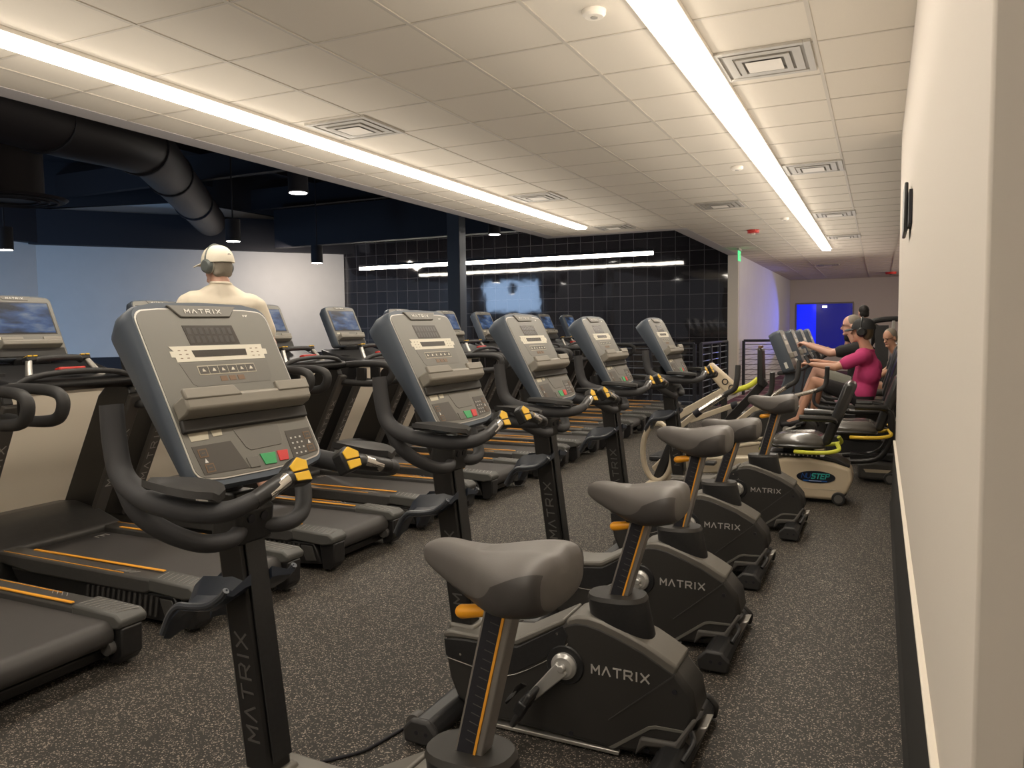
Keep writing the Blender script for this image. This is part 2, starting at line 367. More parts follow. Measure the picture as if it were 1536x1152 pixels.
for x in (-7.5, -10, -12.5, -15): g.box((x, 5, 5.2), (.12, 25, .2))
struct(g.build('trim_11', 'blackroof', smooth=False))
struct(MB().box((-8.3, 15.2, 4.02), (10.2, .25, .9)).build('trim_12', 'black', smooth=False))
struct(MB().box((-7.2, 13.0, .5), (.26, .26, 10)).build('trim_13', 'post', bevel=.01))
# daylight windows on the atrium's outer wall (seen as reflections in the tile)
for i, (yy, zz, w_, h_) in enumerate(((-2.6, 2.5, .8, 1.2), (.6, 2.75, 1.1, .9), (-5.6, 2.4, .8, 1.4))):
    w = struct(MB().box((-17.36, yy, zz), (.04, w_, h_)).build('window_%d' % (i+2), 'skywin', smooth=False))
    MB().box((-17.32, yy, zz), (.05, .07, h_)).box((-17.32, yy, zz+h_/2), (.06, w_+.1, .06)).box((-17.32, yy, zz-h_/2), (.06, w_+.1, .06)).build('window_frame', 'black', w, smooth=False)

# ------------------------------------------------------------------ ceiling fittings
def striplight(name, label, c, L, hang=False):
    t = thing(name, label, 'light', c, 0)
    if not hang:
        MB().box((0, 0, -.012), (.22, L, .024)).build('housing', 'trimw', t, bevel=.004)
        MB().box((0, 0, -.035), (.155, L-.02, .03)).build('lens', 'strip', t, bevel=.008)  # lens drawn wider to take in the glare around it
    else:
        MB().box((0, 0, .06), (L, .09, .05)).build('housing', 'black', t, bevel=.004)
        MB().box((0, 0, 0), (L-.02, .085, .075)).build('lens', 'strip', t, bevel=.008)
        for q in (-.4, 0, .4): MB().cyl((L*q, 0, .08), (L*q, 0, 2.34), .006, 6).build('suspension_wire', 'black', t)
    return t
striplight('strip_light', 'long white ceiling strip light running above the row of exercise bikes', (-1.0, 5.65, H), 23.0)
striplight('strip_light', 'long white ceiling strip light running above the row of treadmills', (-4.13, 2.6, H), 17.6)
striplight('strip_light', 'suspended horizontal light bar in front of the black tiled wall', (-7.99, 16.16, 3.06), 7.4, True)

def diffuser(x, y, label, s=.54, flat=False):
    t = thing('ceiling_vent', label, 'vent', (x, y, H), 0, 'square air diffusers in the tiled ceiling')
    h = s/2
    MB().box((0, -h+.02, -.008), (s-.08, .04, .018)).box((0, h-.02, -.008), (s-.08, .04, .018)).box((-h+.02, 0, -.008), (.04, s, .018)).box((h-.02, 0, -.008), (.04, s, .018)).build('frame', 'vent', t, bevel=.003)
    MB().box((0, 0, -.003), (s-.06, s-.06, .006)).build('backing', 'ventdark', t, smooth=False)
    for q, zz in ((.205, -.018), (.145, -.027)):
        m = MB()
        o = [(-q, -q), (q, -q), (q, q), (-q, q)]; i_ = [(a*.80, b*.80) for a, b in o]
        m.rings([[(a, b, zz+.014) for a, b in o], [(a*1.03, b*1.03, zz+.002) for a, b in o], [(a, b, zz) for a, b in i_], [(a, b, zz+.012) for a, b in i_]], closed=True)
        m.build('louvre', 'vent', t)
    m = MB(); m.rings([[(a*.10, b*.10, -.030) for a, b in ((-1, -1), (1, -1), (1, 1), (-1, 1))], [(a*.07, b*.07, -.022) for a, b in ((-1, -1), (1, -1), (1, 1), (-1, 1))]]); m.build('centre_plate', 'trimw', t)
for x, y, lab in ((-.64, 4.93, 'square ceiling air diffuser nearest the right-hand wall and the camera, beside the bike strip light'),
                  (-3.66, 5.05, 'square ceiling air diffuser beside the treadmill strip light, nearest the camera'),
                  (-.62, 8.36, 'second square diffuser along the strip light over the bikes'),
                  (-.60, 11.93, 'third square diffuser along the strip light over the bikes'),
                  (-.60, 15.0, 'fourth square diffuser, beside the far end of the bike strip light'),
                  (-1.87, 10.3, 'square ceiling diffuser in the middle, just before the red fire alarm'),
                  (-3.66, 8.6, 'second square diffuser along the treadmill strip light'),
                  (-3.72, 11.7, 'square ceiling diffuser past the far end of the treadmill strip light'),
                  (-1.23, 21.7, 'square ceiling diffuser farthest away, over the maroon carpet')):
    diffuser(x, y, lab)
for x, y, lab in ((-1.3, 3.78, 'round white smoke detector on the ceiling nearest the camera'), (-1.29, 7.99, 'small round white ceiling sensor beside the bike strip light, middle one'), (-1.27, 12.05, 'small round white ceiling sensor beside the far part of the bike strip light')):
    t = thing('smoke_detector', lab, 'detector', (x, y, H), 0, 'round ceiling sensors')
    MB().tube([(0, 0, 0), (0, 0, -.02), (0, 0, -.032)], [.06, .058, .045], 20, 0).build('cover', 'trimw', t)
    MB().cyl((0, 0, -.03), (0, 0, -.036), .018).build('sensor_cap', 'vent', t)
t = thing('fire_alarm', 'red fire alarm strobe on the white ceiling', 'alarm', (-1.88, 13.26, H))
MB().tube([(0, 0, 0), (0, 0, -.05)], [.10, .095], 20, 0).build('body', 'redm', t, bevel=.008); MB().box((0, 0, -.06), (.06, .04, .03)).build('strobe', 'trimw', t, bevel=.005)
t = thing('fire_alarm', 'dark red ceiling alarm far down the corridor by the right wall', 'alarm', (.26, 25.8, H))
MB().tube([(0, 0, 0), (0, 0, -.06)], [.16, .14], 20, 0).build('body', 'redm', t); MB().box((0, 0, -.06), (.06, .04, .03)).build('strobe', 'black', t, bevel=.005)
t = thing('exit_sign', 'green exit sign hanging from the ceiling near the tiled wall', 'sign', (-2.56, 16.2, H))
MB().box((0, 0, -.02), (.05, .3, .04)).build('mount', 'vent', t, bevel=.003); MB().box((0, 0, -.15), (.012, .30, .20)).build('panel', 'exitg', t, bevel=.002)
m = MB(); letters(m, 'EXIT', (.008, -.11, -.20), (0, 1, 0), (0, 0, 1), .1, .055, .02, .012, (1, 0, 0)); m.build('lettering', 'trimw', t)
# wall clock / panel seen edge-on on the right wall
t = thing('wall_display', 'thin black wall-mounted display seen edge-on on the right wall', 'display', (.12, 4.6, 2.1))
MB().box((-.010, .10, 0), (.018, .36, .25)).build('screen_panel', 'blackpl', t, bevel=.006); MB().box((.006, -.12, -.02), (.016, .24, .17)).build('mount', 'black', t, bevel=.003)

# atrium pendants
for x, y, z, lab in ((-9.77, 10, 3.03, 'black cylinder pendant light hanging just above the walking man'), (-10.7, 13.3, 2.95, 'black cylinder pendant light near the left edge of the tiled wall'),
                (-12.6, 8, 2.87, 'black cylinder pendant light at the far left edge of the atrium'), (-6.45, 7.7, 3.2, 'black pendant light glowing highest, left of the treadmill ceiling edge'), (-6.8, 13.8, 3.35, 'black pendant light beside the slate column')):
    t = thing('pendant_light', lab, 'light', (x, y, z), 0, 'black cylinder pendants in the atrium')
    MB().tube([(0, 0, 0), (0, 0, .36)], [.12, .12], 24, 0).build('shade', 'black', t)
    MB().cyl((0, 0, .36), (0, 0, 2.0), .012, 8).build('stem', 'black', t)
    MB().tube([(0, 0, -.004), (0, 0, .004)], [.105, .105], 24, 0).build('lens', 'dl', t)
# ducts
t = thing('air_duct', 'large dark round air duct crossing under the black atrium roof', 'duct', (-8.3, 5.7, 3.4))
P = [V(p)-V((-8.3, 5.7, 3.4)) for p in ((-7.3, 2.4, 3.75), (-8.27, 5.68, 3.85), (-9.0, 7.57, 4.0), (-10.69, 9.56, 4.15), (-14.6, 14.2, 4.2))]
MB().tube(P, .36, 24, 6).build('duct_run', 'duct', t)
for q in (P[1], P[2], P[3], (P[3]+P[4])/2):
    d = V((-.65, .76, 0)); MB().tube([q-d*.03, q+d*.03], [.385, .385], 24, 0).build('joint_band', 'black', t)
t = thing('supply_drum', 'dark vertical drum diffuser with a wide round flange, top left', 'duct', (-9.6, 6.2, 3.15))
MB().tube([(0, 0, .06), (0, 0, 2.25)], [.36, .36], 28, 0).build('drum', 'duct', t)
MB().tube([(0, 0, 0), (0, 0, .03), (0, 0, .07)], [.58, .62, .36], 32, 0).build('flange', 'duct', t)
for r_ in (.5, .4, .3): MB().tube([(r_*math.cos(a), r_*math.sin(a), -.01) for a in [2*PI*i/28 for i in range(28)]], .012, 6, 0, closed=True).build('ring', 'black', t)

# cable railings
def railing(name, label, a, b, n, posts, dark=True, z1=1.2):
    a, b = V(a), V(b); t = thing(name, label, 'railing', (a.x, a.y, 0), 0, 'cable railings at the edge of the upper floor')
    d = b-a; ln = d.length
    m = MB(); m.tube([(0, 0, z1), (d.x, d.y, z1)], .028, 8, 0); m.build('top_rail', 'rail', t)
    for i in range(posts):
        q = d*i/(posts-1); MB().box((q.x, q.y, z1/2), (.06, .06, z1)).build('post', 'rail', t, bevel=.004)
    for i in range(n):
        z = .12+(z1-.2)*i/(n-1); MB().cyl((0, 0, z), (d.x, d.y, z), .008, 6).build('cable', 'cable' if dark else 'cabledk', t)
railing('railing', 'black cable railing crossing behind the last treadmill, before the tiled wall', (-5.6, 14.6, 0), (-3.1, 14.6, 0), 9, 4)
railing('railing', 'cable railing receding towards the white side wall', (-3.0, 14.7, 0), (-2.98, 17.3, 0), 9, 4)
railing('railing', 'black framed cable railing in front of the pale side wall', (-2.72, 17.9, 0), (-1.5, 17.9, 0), 10, 2, False)

# ================================================================== UPRIGHT BIKE
def make_bike(root, dz=0.0):
    # shroud
    out = [(-.505, .325), (-.50, .24), (-.485, .16), (-.45, .08), (-.31, .035), (.16, .02), (.34, .03), (.43, .11), (.470, .20), (.455, .28), (.40, .345), (.345, .375), (.29, .405), (.20, .44), (.13, .463), (.08, .472), (.035, .470), (.0, .458), (-.19, .345), (-.30, .332), (-.42, .332)]
    sh = MB().xz(out, -.09, .09).build('shroud', 'shroud', root, bevel=.02, seg=3)
    top = [(.0, .456), (.035, .470), (.08, .474), (.13, .465), (.20, .442), (.29, .407), (.345, .378), (.40, .346)]
    up = [(p[0]+.007, p[1]+.013) for p in top]
    MB().xz([(a-.008, b-.03) for a, b in top[::-1]]+up, -.0885, .0885).build('rear_cover', 'coverg', root, bevel=.01)
    MB().xz([(-.507, .318), (-.42, .326), (-.30, .326), (-.19, .336), (.0, .448), (-.004, .470), (-.20, .362), (-.30, .350), (-.40, .350), (-.48, .350), (-.508, .338)], -.0915, .0915).build('front_cover', 'coverg', root, bevel=.008)
    MB().xz(rect(-.36, .20, .008, .022), -.094, .094).build('base_rail', 'silver', root, bevel=.003)
    for sd in (-1, 1):
        y = .091*sd
        MB().xz([(-.503, .315), (-.495, .250), (-.30, .222), (-.20, .235), (-.04, .335), (.0, .375), (.01, .41), (-.01, .442), (-.19, .332), (-.30, .322), (-.42, .322)], y, y+.003*sd).build('side_band', 'blackpl', root, bevel=.002)
        MB().tube([(-.492, y+.002*sd, .243), (-.30, y+.002*sd, .216), (-.20, y+.002*sd, .228), (-.04, y+.002*sd, .325), (.01, y+.002*sd, .38)], .0018, 6, 3).build('piping', 'silver', root)
        MB().xz([(.16, .030), (.305, .137), (.33, .145), (.455, .148), (.454, .138), (.333, .133), (.312, .127), (.18, .028)], y, y+.002*sd).build('accent_stripe', 'face', root, bevel=.0008)
        MB().xz([(.16, .13), (.395, .335), (.398, .331), (.16, .126)], y-.001*sd, y+.0015*sd).build('seam', 'deck', root)
        for (x, z) in ((-.43, .265), (-.03, .41)): MB().cyl((x, y, z), (x, y+.006*sd, z), .005, 8).build('screw', 'chrome', root)
        for (x, z) in ((.395, .275), (.02, .05), (.30, .05)): MB().cyl((x, y, z), (x, y+.003*sd, z), .009, 10).build('screw_hole', 'black', root)
        m = MB(); letters(m, 'MATRIX', (.10 if sd < 0 else .30, y+.0005*sd, .288), (-sd, 0, 0), (0, 0, 1), .030, .0275, .0125, .0055, (0, sd, 0), .0015); m.build('lettering', 'letter', sh)
        MB().tube([(0, y+.002*sd, .30), (0, y+.008*sd, .30)], [.072, .068], 28, 0).build('crank_recess', 'blackpl', root)
        c = MB().tube([(0, y, .30), (0, y+.02*sd, .30), (0, y+.03*sd, .30)], [.048, .048, .036], 24, 0).build('crank', 'crank', root)
        a = (-.118, -.125) if sd < 0 else (.118, .125)
        yy = y+.026*sd
        m = MB(); d = V((a[0], a[1])).normalized(); q = V((-d.y, d.x))
        P = [(q.x*.028, .30+q.y*.028), (a[0]+q.x*.018, .30+a[1]+q.y*.018), (a[0]+d.x*.02, .30+a[1]+d.y*.02), (a[0]-q.x*.018, .30+a[1]-q.y*.018), (-q.x*.028, .30-q.y*.028)]
        m.xz(P, yy, yy+.018*sd).cyl((0, yy, .30), (0, yy+.024*sd, .30), .014, 16); m.build('crank_arm', 'crank', c, bevel=.004)
        px, pz = a[0], .30+a[1]
        pd = MB().box((px, yy+.072*sd, pz-.01), (.15, .085, .022), (0, -1.05*-sd, 0)).build('pedal', 'rub', root, bevel=.008)
        MB().box((px, yy+.072*sd, pz), (.05, .095, .036), (0, -1.05*-sd, 0)).build('pedal_body', 'blackpl', pd, bevel=.005)
        MB().tube([(px-.02, yy+.03*sd, pz+.05), (px-.045, yy+.035*sd, pz+.03), (px-.065, yy+.07*sd, pz-.0), (px-.045, yy+.11*sd, pz+.03), (px-.02, yy+.115*sd, pz+.05)], [(.003, .02)]*5, 8, 0).build('strap', 'rub', pd)
    # seat sleeve
    m = MB()
    def rr(cx, cz, hx, hy, tilt=0): return [(cx+a*hx, b*hy, cz+a*tilt) for a, b in [(math.copysign(abs(math.cos(t))**.8, math.cos(t)), math.copysign(abs(math.sin(t))**.8, math.sin(t))) for t in [2*PI*i/28 for i in range(28)]]]
    m.rings([rr(.190, .425, .120, .078, -.045), rr(.180, .48, .113, .084, -.022), rr(.168, .545, .106, .080, .003), rr(.166, .553, .096, .070, .003)])
    sl = m.build('seat_sleeve', 'blackpl', root)
    MB().rings([rr(.168, .543, .108, .082, .003), rr(.166, .558, .102, .075, .003)]).build('sleeve_rim', 'shroud', sl)
    # post
    p0, p1 = V((.160, 0, .50)), V((.262, 0, .875+dz)); d = (p1-p0).normalized(); q = V((d.z, 0, -d.x)); L = (p1-p0).length
    def post(m, a0, a1, y0, y1, l0=0, l1=L): return m.prism([p0+d*l0+q*a0+V((0, y0, 0)), p0+d*l0+q*a1+V((0, y0, 0)), p0+d*l1+q*a1+V((0, y0, 0)), p0+d*l1+q*a0+V((0, y0, 0))], (0, y1-y0, 0))
    po = post(MB(), -.035, .035, -.024, .024).build('seat_post', 'alu', root, bevel=.004)
    for sd in (-1, 1):
        post(MB(), -.028, .013, .0235*sd, .0255*sd, .03, L).build('height_scale', 'black', po)
        m = MB()
        for i in range(14): post(m, -.012, .010, .0255*sd, .0262*sd, .09+i*.022, .0915+i*.022)
        m.build('height_mark', 'texty', po)
        post(MB(), .013, .019, .0235*sd, .027*sd, .03, L).build('orange_stripe', 'line', po)
    MB().capsule((.25, 0, .845+dz), .013, (.160, -.015, .832+dz), .016).build('adjustment_lever', 'orange', root)
    # saddle
    st = [(.026, .010, .960, .945), (.034, .021, .976, .932), (.06, .032, .987, .915), (.10, .040, .990, .895), (.15, .050, .985, .874), (.20, .072, .983, .859), (.25, .103, .988, .852), (.30, .126, .995, .854), (.35, .134, 1.0, .862), (.385, .128, .996, .872), (.402, .104, .982, .886), (.41, .055, .958, .912)]
    st = [(.058+(a-.026)*.915, b, c_, d_) for a, b, c_, d_ in st]
    def dense(A, n=5):
        P = []
        for i in range(len(A)-1):
            p0, p1, p2, p3 = A[max(i-1, 0)], A[i], A[i+1], A[min(i+2, len(A)-1)]
            for k in range(n):
                t = k/n; P.append(tuple(.5*(2*b+(c-a)*t+(2*a-5*b+4*c-d_)*t*t+(3*b-3*c+d_-a)*t**3) for a, b, c, d_ in zip(p0, p1, p2, p3)))
        return P+[A[-1]]
    st = dense(st)
    def sec(x, w, zt, zb, a0=0, a1=360, n=28, gr=0):
        P = []
        for i in range(n):
            t = math.radians(a0+(a1-a0)*i/(n if a1-a0 >= 360 else n-1)); c, s_ = math.cos(t), math.sin(t)
            zc = zt-(zt-zb)*.42; y = math.copysign(abs(c)**.75, c)*(w+gr)
            z = zc+(abs(s_)**.85*(zt-zc) if s_ > 0 else -(abs(s_)**.6)*(zc-zb))*(1+gr*6)
            if s_ > 0: z -= .010*math.exp(-(y/.022)**2)*(1 if x > .2 else .3)
            P.append((x, y, z+dz))
        return P
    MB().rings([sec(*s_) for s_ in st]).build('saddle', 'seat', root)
    m = MB()
    for sd in (0, 1):
        R_ = []
        for (x, w, zt, zb) in [q_ for q_ in st if .15 < q_[0] < .402]:
            k = (x-.15)/.25; zz = 34-80*max(0, 1-k)**1.1
            a0, a1 = (180-zz, 262) if sd else (278, 360+zz)
            R_.append(sec(x, w, zt, zb, a0, a1, 10, .0016))
        for A, B in zip(R_, R_[1:]):
            for j in range(9): m.quadpatch([A[j], A[j+1], B[j+1], B[j]])
    bmesh.ops.remove_doubles(m.b, verts=m.b.verts[:], dist=.0005)
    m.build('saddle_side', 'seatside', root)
    MB().box((.255, 0, .868+dz), (.10, .06, .03)).build('saddle_clamp', 'blackpl', root, bevel=.005)
    # mast
    b0, b1 = V((-.455, 0, .33)), V((-.552, 0, 1.09)); dm = (b1-b0).normalized()
    ma = MB().prism([b0+V((-.045, -.038, 0)), b0+V((.045, -.038, 0)), b0+V((.045, .038, 0)), b0+V((-.045, .038, 0))], b1-b0).build('mast', 'frame', root, bevel=.008)
    MB().prism([b0+V((.0452, -.032, .06)), b0+V((.0452, .032, .06)), b0+V((.0492, .032, .06)), b0+V((.0492, -.032, .06))], (b1-b0)*.8).build('mast_face', 'blackpl', ma)
    MB().box((-.452, 0, .342), (.115, .10, .04)).build('mast_collar', 'coverg', root, bevel=.012)
    for sd in (-1, 1):
        m = MB(); o = b0+dm*.11+V((.020, sd*.0385, 0)); letters(m, 'MATRIX', o if sd < 0 else o+V((-.040, 0, 0)), dm, V((-1, 0, 0)) if sd < 0 else V((1, 0, 0)), .038, .037, .018, .0055, (0, sd, 0)); m.build('lettering', 'letterdk', ma)
    # bottle holders
    for sd in (-1, 1):
        hb = []
        path = [(.055, .865), (.035, .845), (-.01, .818), (-.07, .806), (-.12, .800), (-.155, .77), (-.185, .715)]
        lo = [(x-.515, -.0, z-.0) for x, z in path]
        m = MB()
        R1 = []
        for (x, _, z) in lo:
            R1.append([(x, sd*.036, z+.055 if x < -.5 else z+.02), (x, sd*.06, z+.01), (x, sd*.10, z-.006), (x, sd*.118, z+.004), (x+.004, sd*.120, z-.012), (x+.004, sd*.10, z-.02), (x, sd*.06, z-.012), (x, sd*.036, z-.01)])
        m.rings(R1); h_ = m.build('bottle_holder', 'holderin', root)
        MB().tube([(x, sd*.119, z) for x, _, z in lo], .009, 8, 4).build('holder_rim', 'holder', h_)
    # clamp and handlebar
    cl = MB().box((-.52, 0, 1.01), (.10, .125, .10), (0, .12, 0)).build('handlebar_clamp', 'blackpl', root, bevel=.012)
    for y in (-.022, .022): MB().cyl((-.472, y, 1.025), (-.464, y, 1.024), .012, 12).build('clamp_bolt', 'black', cl)
    hb = None
    for sd in (-1, 1):
        h_ = MB().tube([(-.650, .270*sd, 1.335), (-.640, .273*sd, 1.25), (-.615, .278*sd, 1.175), (-.56, .285*sd, 1.140), (-.46, .302*sd, 1.122), (-.33, .308*sd, 1.115), (-.25, .290*sd, 1.122), (-.228, .238*sd, 1.138)], [.027, .028, .028, .028, .027, .025, .022, .019], 16, 5).build('handlebar', 'foam', root)
        MB().tube([(-.50, .02*sd, 1.00), (-.47, .09*sd, .985), (-.48, .17*sd, .995), (-.525, .235*sd, 1.035), (-.57, .27*sd, 1.085), (-.60, .283*sd, 1.15)], [.021, .022, .023, .024, .024, .022], 14, 5).build('lower_loop', 'foam', h_)
        gr = MB().tube([(-.228, .244*sd, 1.135), (-.232, .18*sd, 1.152), (-.240, .12*sd, 1.165)], [.019, .021, .021], 14, 4).build('pulse_grip', 'blackpl', root)
        MB().tube([(-.222, .20*sd, 1.145), (-.226, .15*sd, 1.163)], [(.011, .014), (.011, .014)], 12, 0).build('sensor_plate', 'chrome', gr) if False else MB().tube([(-.226, .205*sd, 1.142), (-.229, .14*sd, 1.166)], [.0165, .0165], 12, 0).build('sensor_plate', 'chrome', gr)
        # end pod with two yellow keys
        F = Fr((-.235, .10*sd, 1.178), (-.45, 0, .9), (.85, 0, .45)); pod = MB(); F.plate(pod, [(-.035*sd, -.035), (.02*sd, -.03), (.03*sd, .012), (-.01*sd, .035), (-.04*sd, .02)], -.03, .006); po_ = pod.build('control_pod', 'blackpl', gr, bevel=.006)
        k = MB(); F.plate(k, [(-.030*sd, -.003), (.020*sd, -.003), (.024*sd, .012), (-.008*sd, .030), (-.034*sd, .018)], .006, .010); F.plate(k, [(-.030*sd, -.030), (.016*sd, -.026), (.020*sd, -.007), (-.030*sd, -.007)], .006, .010); k.build('shift_key', 'yellow', po_, bevel=.0015)
        # forearm pad
        m = MB(); R_ = []
        for i in range(9):
            u = i/8; x = -.475+.215*u; w = (.012, .024, .035, .043, .049, .052, .050, .040, .018)[i]; zc = 1.166-.012*u+.006*math.sin(PI*u)
            cy = .318-.012*u
            R_.append([(x, sd*(cy+w*c_), zc+.010*abs(c_)+(.004 if s_ > 0 else -.012)) for c_, s_ in [(math.cos(2*PI*j/16), math.sin(2*PI*j/16)) for j in range(16)]])
        m.rings(R_); m.build('forearm_pad', 'rub', h_)
    MB().tube([(-.555, 0, 1.02), (-.60, 0, 1.12), (-.62, 0, 1.2)], [.045, .05, .05], 14, 3).build('console_neck', 'blackpl', root)
    # console
    F = Fr((-.440, .008, 1.15), (-.456, 0, .89), (.89, 0, .456)); W0, W1 = -.226, .226; dx = .045   # console sits slightly off centre in s
    outl = rrect(W0, W1, -.012, .478, .04, crown=.012, skirt=.012)
    m = MB(); 
    def bk(t): return -(.050+.062*max(0, t)/.47)
    rings = [[F.p(a*.97, t*.985+.004, .0) for a, t in outl], [F.p(a, t, -.012) for a, t in outl], [F.p(a, t, bk(t)*.55) for a, t in outl], [F.p(a*.93, .235+(t-.235)*.94, bk(t)) for a, t in outl]]
    m.rings(rings); co = m.build('console', 'facedk', root, bevel=0, angle=50)
    def pl(name, poly, mt, n1=.002, n0=-.001, par=None, bev=0):
        m = MB()
        for P in (poly if isinstance(poly[0][0], (tuple, list)) else [poly]): F.plate(m, P, n0, n1)
        return m.build(name, mt, par or co, bevel=bev, smooth=bool(bev))
    S = lambda P: [(a+dx, t) for a, t in P]
    pl('face_bezel', rrect(-.216, .216, .004, .462, .032, crown=.006, skirt=.008), 'bezel', .002)
    fp = pl('face_panel', rrect(-.212, .212, .008, .458, .030, crown=.006, skirt=.008), 'face', .0035)
    pl('badge', S([(-.158, .474), (.068, .474), (.035, .440), (-.128, .438)]), 'facemid', .008, par=co, bev=.003)
    m = MB(); letters(m, 'MATRIX', F.p(-.066+.0, .450, .009), F.U, F.T, .011, .014, .0085, .0028, F.N, .0006); m.build('lettering', 'bezel', co)
    pl('maker_mark', [S([(.083, .443), (.087, .443), (.092, .449), (.092, .443), (.096, .443), (.101, .449), (.097, .449), (.092, .443+.003), (.087, .449), (.083, .449)])], 'bezel', .0045)
    lc = pl('main_display', S([(-.134, .416), (.030, .416), (.035, .360), (-.129, .360)]), 'lcd', .0045)
    m = MB()
    for i in range(8):
        for j in range(2): F.plate(m, S(rect(-.125+i*.019, -.113+i*.019, .366+j*.024, .385+j*.024)), .0045, .0048)
    m.build('display_segment', 'lcdseg', lc, smooth=False)
    bd = pl('readout_band', S([(-.199, .357), (.108, .357), (.106, .343), (.120, .342), (.118, .326), (.105, .326), (.104, .313), (-.189, .313), (-.189, .326), (-.200, .327), (-.20, .343), (-.188, .343)]), 'band', .0045)
    pl('readout_window', S([(-.134, .344), (.045, .344), (.042, .325), (-.130, .325)]), 'lcd', .0055, par=bd)
    m = MB()
    for i in range(3):
        for j in (0, 1):
            for k2 in (-.175, .062): F.plate(m, S(rect(k2+j*.02, k2+j*.02+.007, .322+i*.011, .324+i*.011)), .0045, .005)
    m.build('readout_caption', 'brown', bd, smooth=False)
    pl('inlay', S([(-.185, .308), (.108, .308), (.101, .258), (.09, .245), (-.155, .243), (-.168, .252)]), 'facemid', .0042)
    m = MB(); F.plate(m, S(rect(-.137, .053, .274, .300)), .0042, .0050); kr = m.build('key_row', 'cream', co, smooth=False)
    m = MB(); ic = MB()
    for i in range(6):
        a = -.1345+i*.0313; F.plate(m, S(rect(a, a+.029, .2765, .2975)), .0050, .0056)
        c_ = a+.0145; F.plate(ic, S([(c_-.006, .283), (c_+.006, .283), (c_+.004*(1 if i % 2 else -1), .290), (c_, .292)]), .0056, .006)
    m.build('programme_key', 'facedark', kr, smooth=False); ic.build('key_icon', 'band', kr, smooth=False)
    pl('small_key', [S(rect(-.077+i*.029, -.055+i*.029, .254, .268)) for i in range(3)], 'brown', .005)
    # reading shelf
    m = MB(); e = .045
    sy0, sy1 = -.205, .215
    prof = [(.203, .0), (.207, .042), (.200, .054), (.168, .050), (.160, .034), (.156, .0)]
    m.prism([F.p(sy0, t, n) for t, n in prof], F.U*(sy1-sy0)); s1 = m.build('reading_shelf', 'shelf', co, bevel=.006)
    for (a0, a1) in ((sy0, -.03), (.095, sy1)):
        F.plate(MBx := MB(), [(a0, .192), (a1, .192), (a1-(.02 if a1 < 0 else 0), .222), (a0, .222)], .043, .056); MBx.build('shelf_lip', 'shelf', s1, bevel=.004)
    pl('shelf_shade', [(sy0-.005, .124), (sy1-.005, .124), (sy1, .158), (sy0, .158)], 'shelfdk', .014, par=s1, bev=.004)  # dark plate paints the shade in the gap below the shelf
    # lower keypad
    pl('keypad_left', S([(-.243, .090), (-.124, .090), (-.098, .012), (-.236, .016)]), 'facedark', .0045)
    pl('keypad_right', S([(.065, .092), (.160, .092), (.158, .020), (.060, .012)]), 'facedark', .0045)
    pl('touch_pad', S([(-.105, .120), (.052, .122), (.046, .072), (.036, .058), (-.071, .056), (-.084, .066)]), 'facemid', .0048, bev=.001)
    pl('instruction_label', [S([(-.240, .128), (-.180, .126), (-.186, .103), (-.238, .103)]), S([(-.172, .126), (-.138, .125), (-.142, .108), (-.17, .108)])], 'cream', .0046)
    pl('grey_key', S([(-.097, .039), (-.058, .038), (-.062, .009), (-.094, .010)]), 'facemid', .006, bev=.001)
    pl('start_key', S([(-.050, .042), (.003, .040), (-.005, .009), (-.044, .011)]), 'green', .006, bev=.001)
    pl('stop_key', S([(.010, .042), (.048, .040), (.040, .012), (.008, .013)]), 'red', .006, bev=.001)
    for (a, t) in ((-.218, .070), (-.213, .031), (.140, .070), (.136, .032)):
        m = MB(); F.plate(m, S(rect(a-.013, a+.013, t-.011, t+.011)), .0045, .0053); lk = m.build('level_key', 'brown', co, smooth=False)
        m = MB(); F.plate(m, S(rect(a-.010, a+.010, t-.008, t+.008)), .0053, .0057); m.build('key_face', 'facedark', lk, smooth=False)
        m = MB(); F.plate(m, S(rect(a-.005, a+.005, t-.001, t+.001)), .0057, .006); m.build('key_sign', 'brown', lk, smooth=False)
    m = MB()
    for i in range(3):
        for j in range(4): F.plate(m, S(rect(.074+i*.017, .080+i*.017, .022+j*.015, .0235+j*.015+.003)), .0045, .005)
    m.build('number_key', 'ink', co, smooth=False)
    pl('indicator', [S([(-.222, .045), (-.212, .045), (-.217, .056)]), S([(.133, .046), (.143, .046), (.138, .057)])], 'paper', .005)
    # stabilisers
    for nm, x, yl in (('rear_stabiliser', .395, .30), ('front_stabiliser', -.475, .30)):
        s_ = MB().prism([(x-.055, -yl, .022), (x+.055, -yl, .022), (x+.06, -yl, .06), (x+.03, -yl, .092), (x-.03, -yl, .092), (x-.06, -yl, .06)], (0, 2*yl, 0)).build(nm, 'blackpl', root, bevel=.012, seg=3)
        for sd in (-1, 1):
            MB().prism([(x-.065, sd*yl, .012), (x+.062, sd*yl, .008), (x+.072, sd*yl, .06), (x+.035, sd*yl, .10), (x-.035, sd*yl, .10), (x-.072, sd*yl, .06)], (0, sd*.028, 0)).build('end_cap', 'rub', s_, bevel=.01)
            for q in (-.01, .03): MB().cyl((x+q, sd*(yl+.027), .055), (x+q, sd*(yl+.030), .055), .008, 10).build('screw_hole', 'black', s_)
            MB().cyl((x, sd*(yl-.05), .0), (x, sd*(yl-.05), .024), .025, 14).build('levelling_foot', 'rub', s_)
    br = MB().xz([(.30, .03), (.30, .085), (.42, .095), (.47, .15), (.50, .155), (.455, .07), (.42, .045)], -.055, .055).build('frame_bracket', 'silver', root, bevel=.006)
    MB().xz([(.26, .03), (.28, .10), (.40, .105), (.46, .20), (.475, .195), (.42, .085), (.30, .07)], -.112, -.09).build('foot_shroud', 'texty', root, bevel=.008)
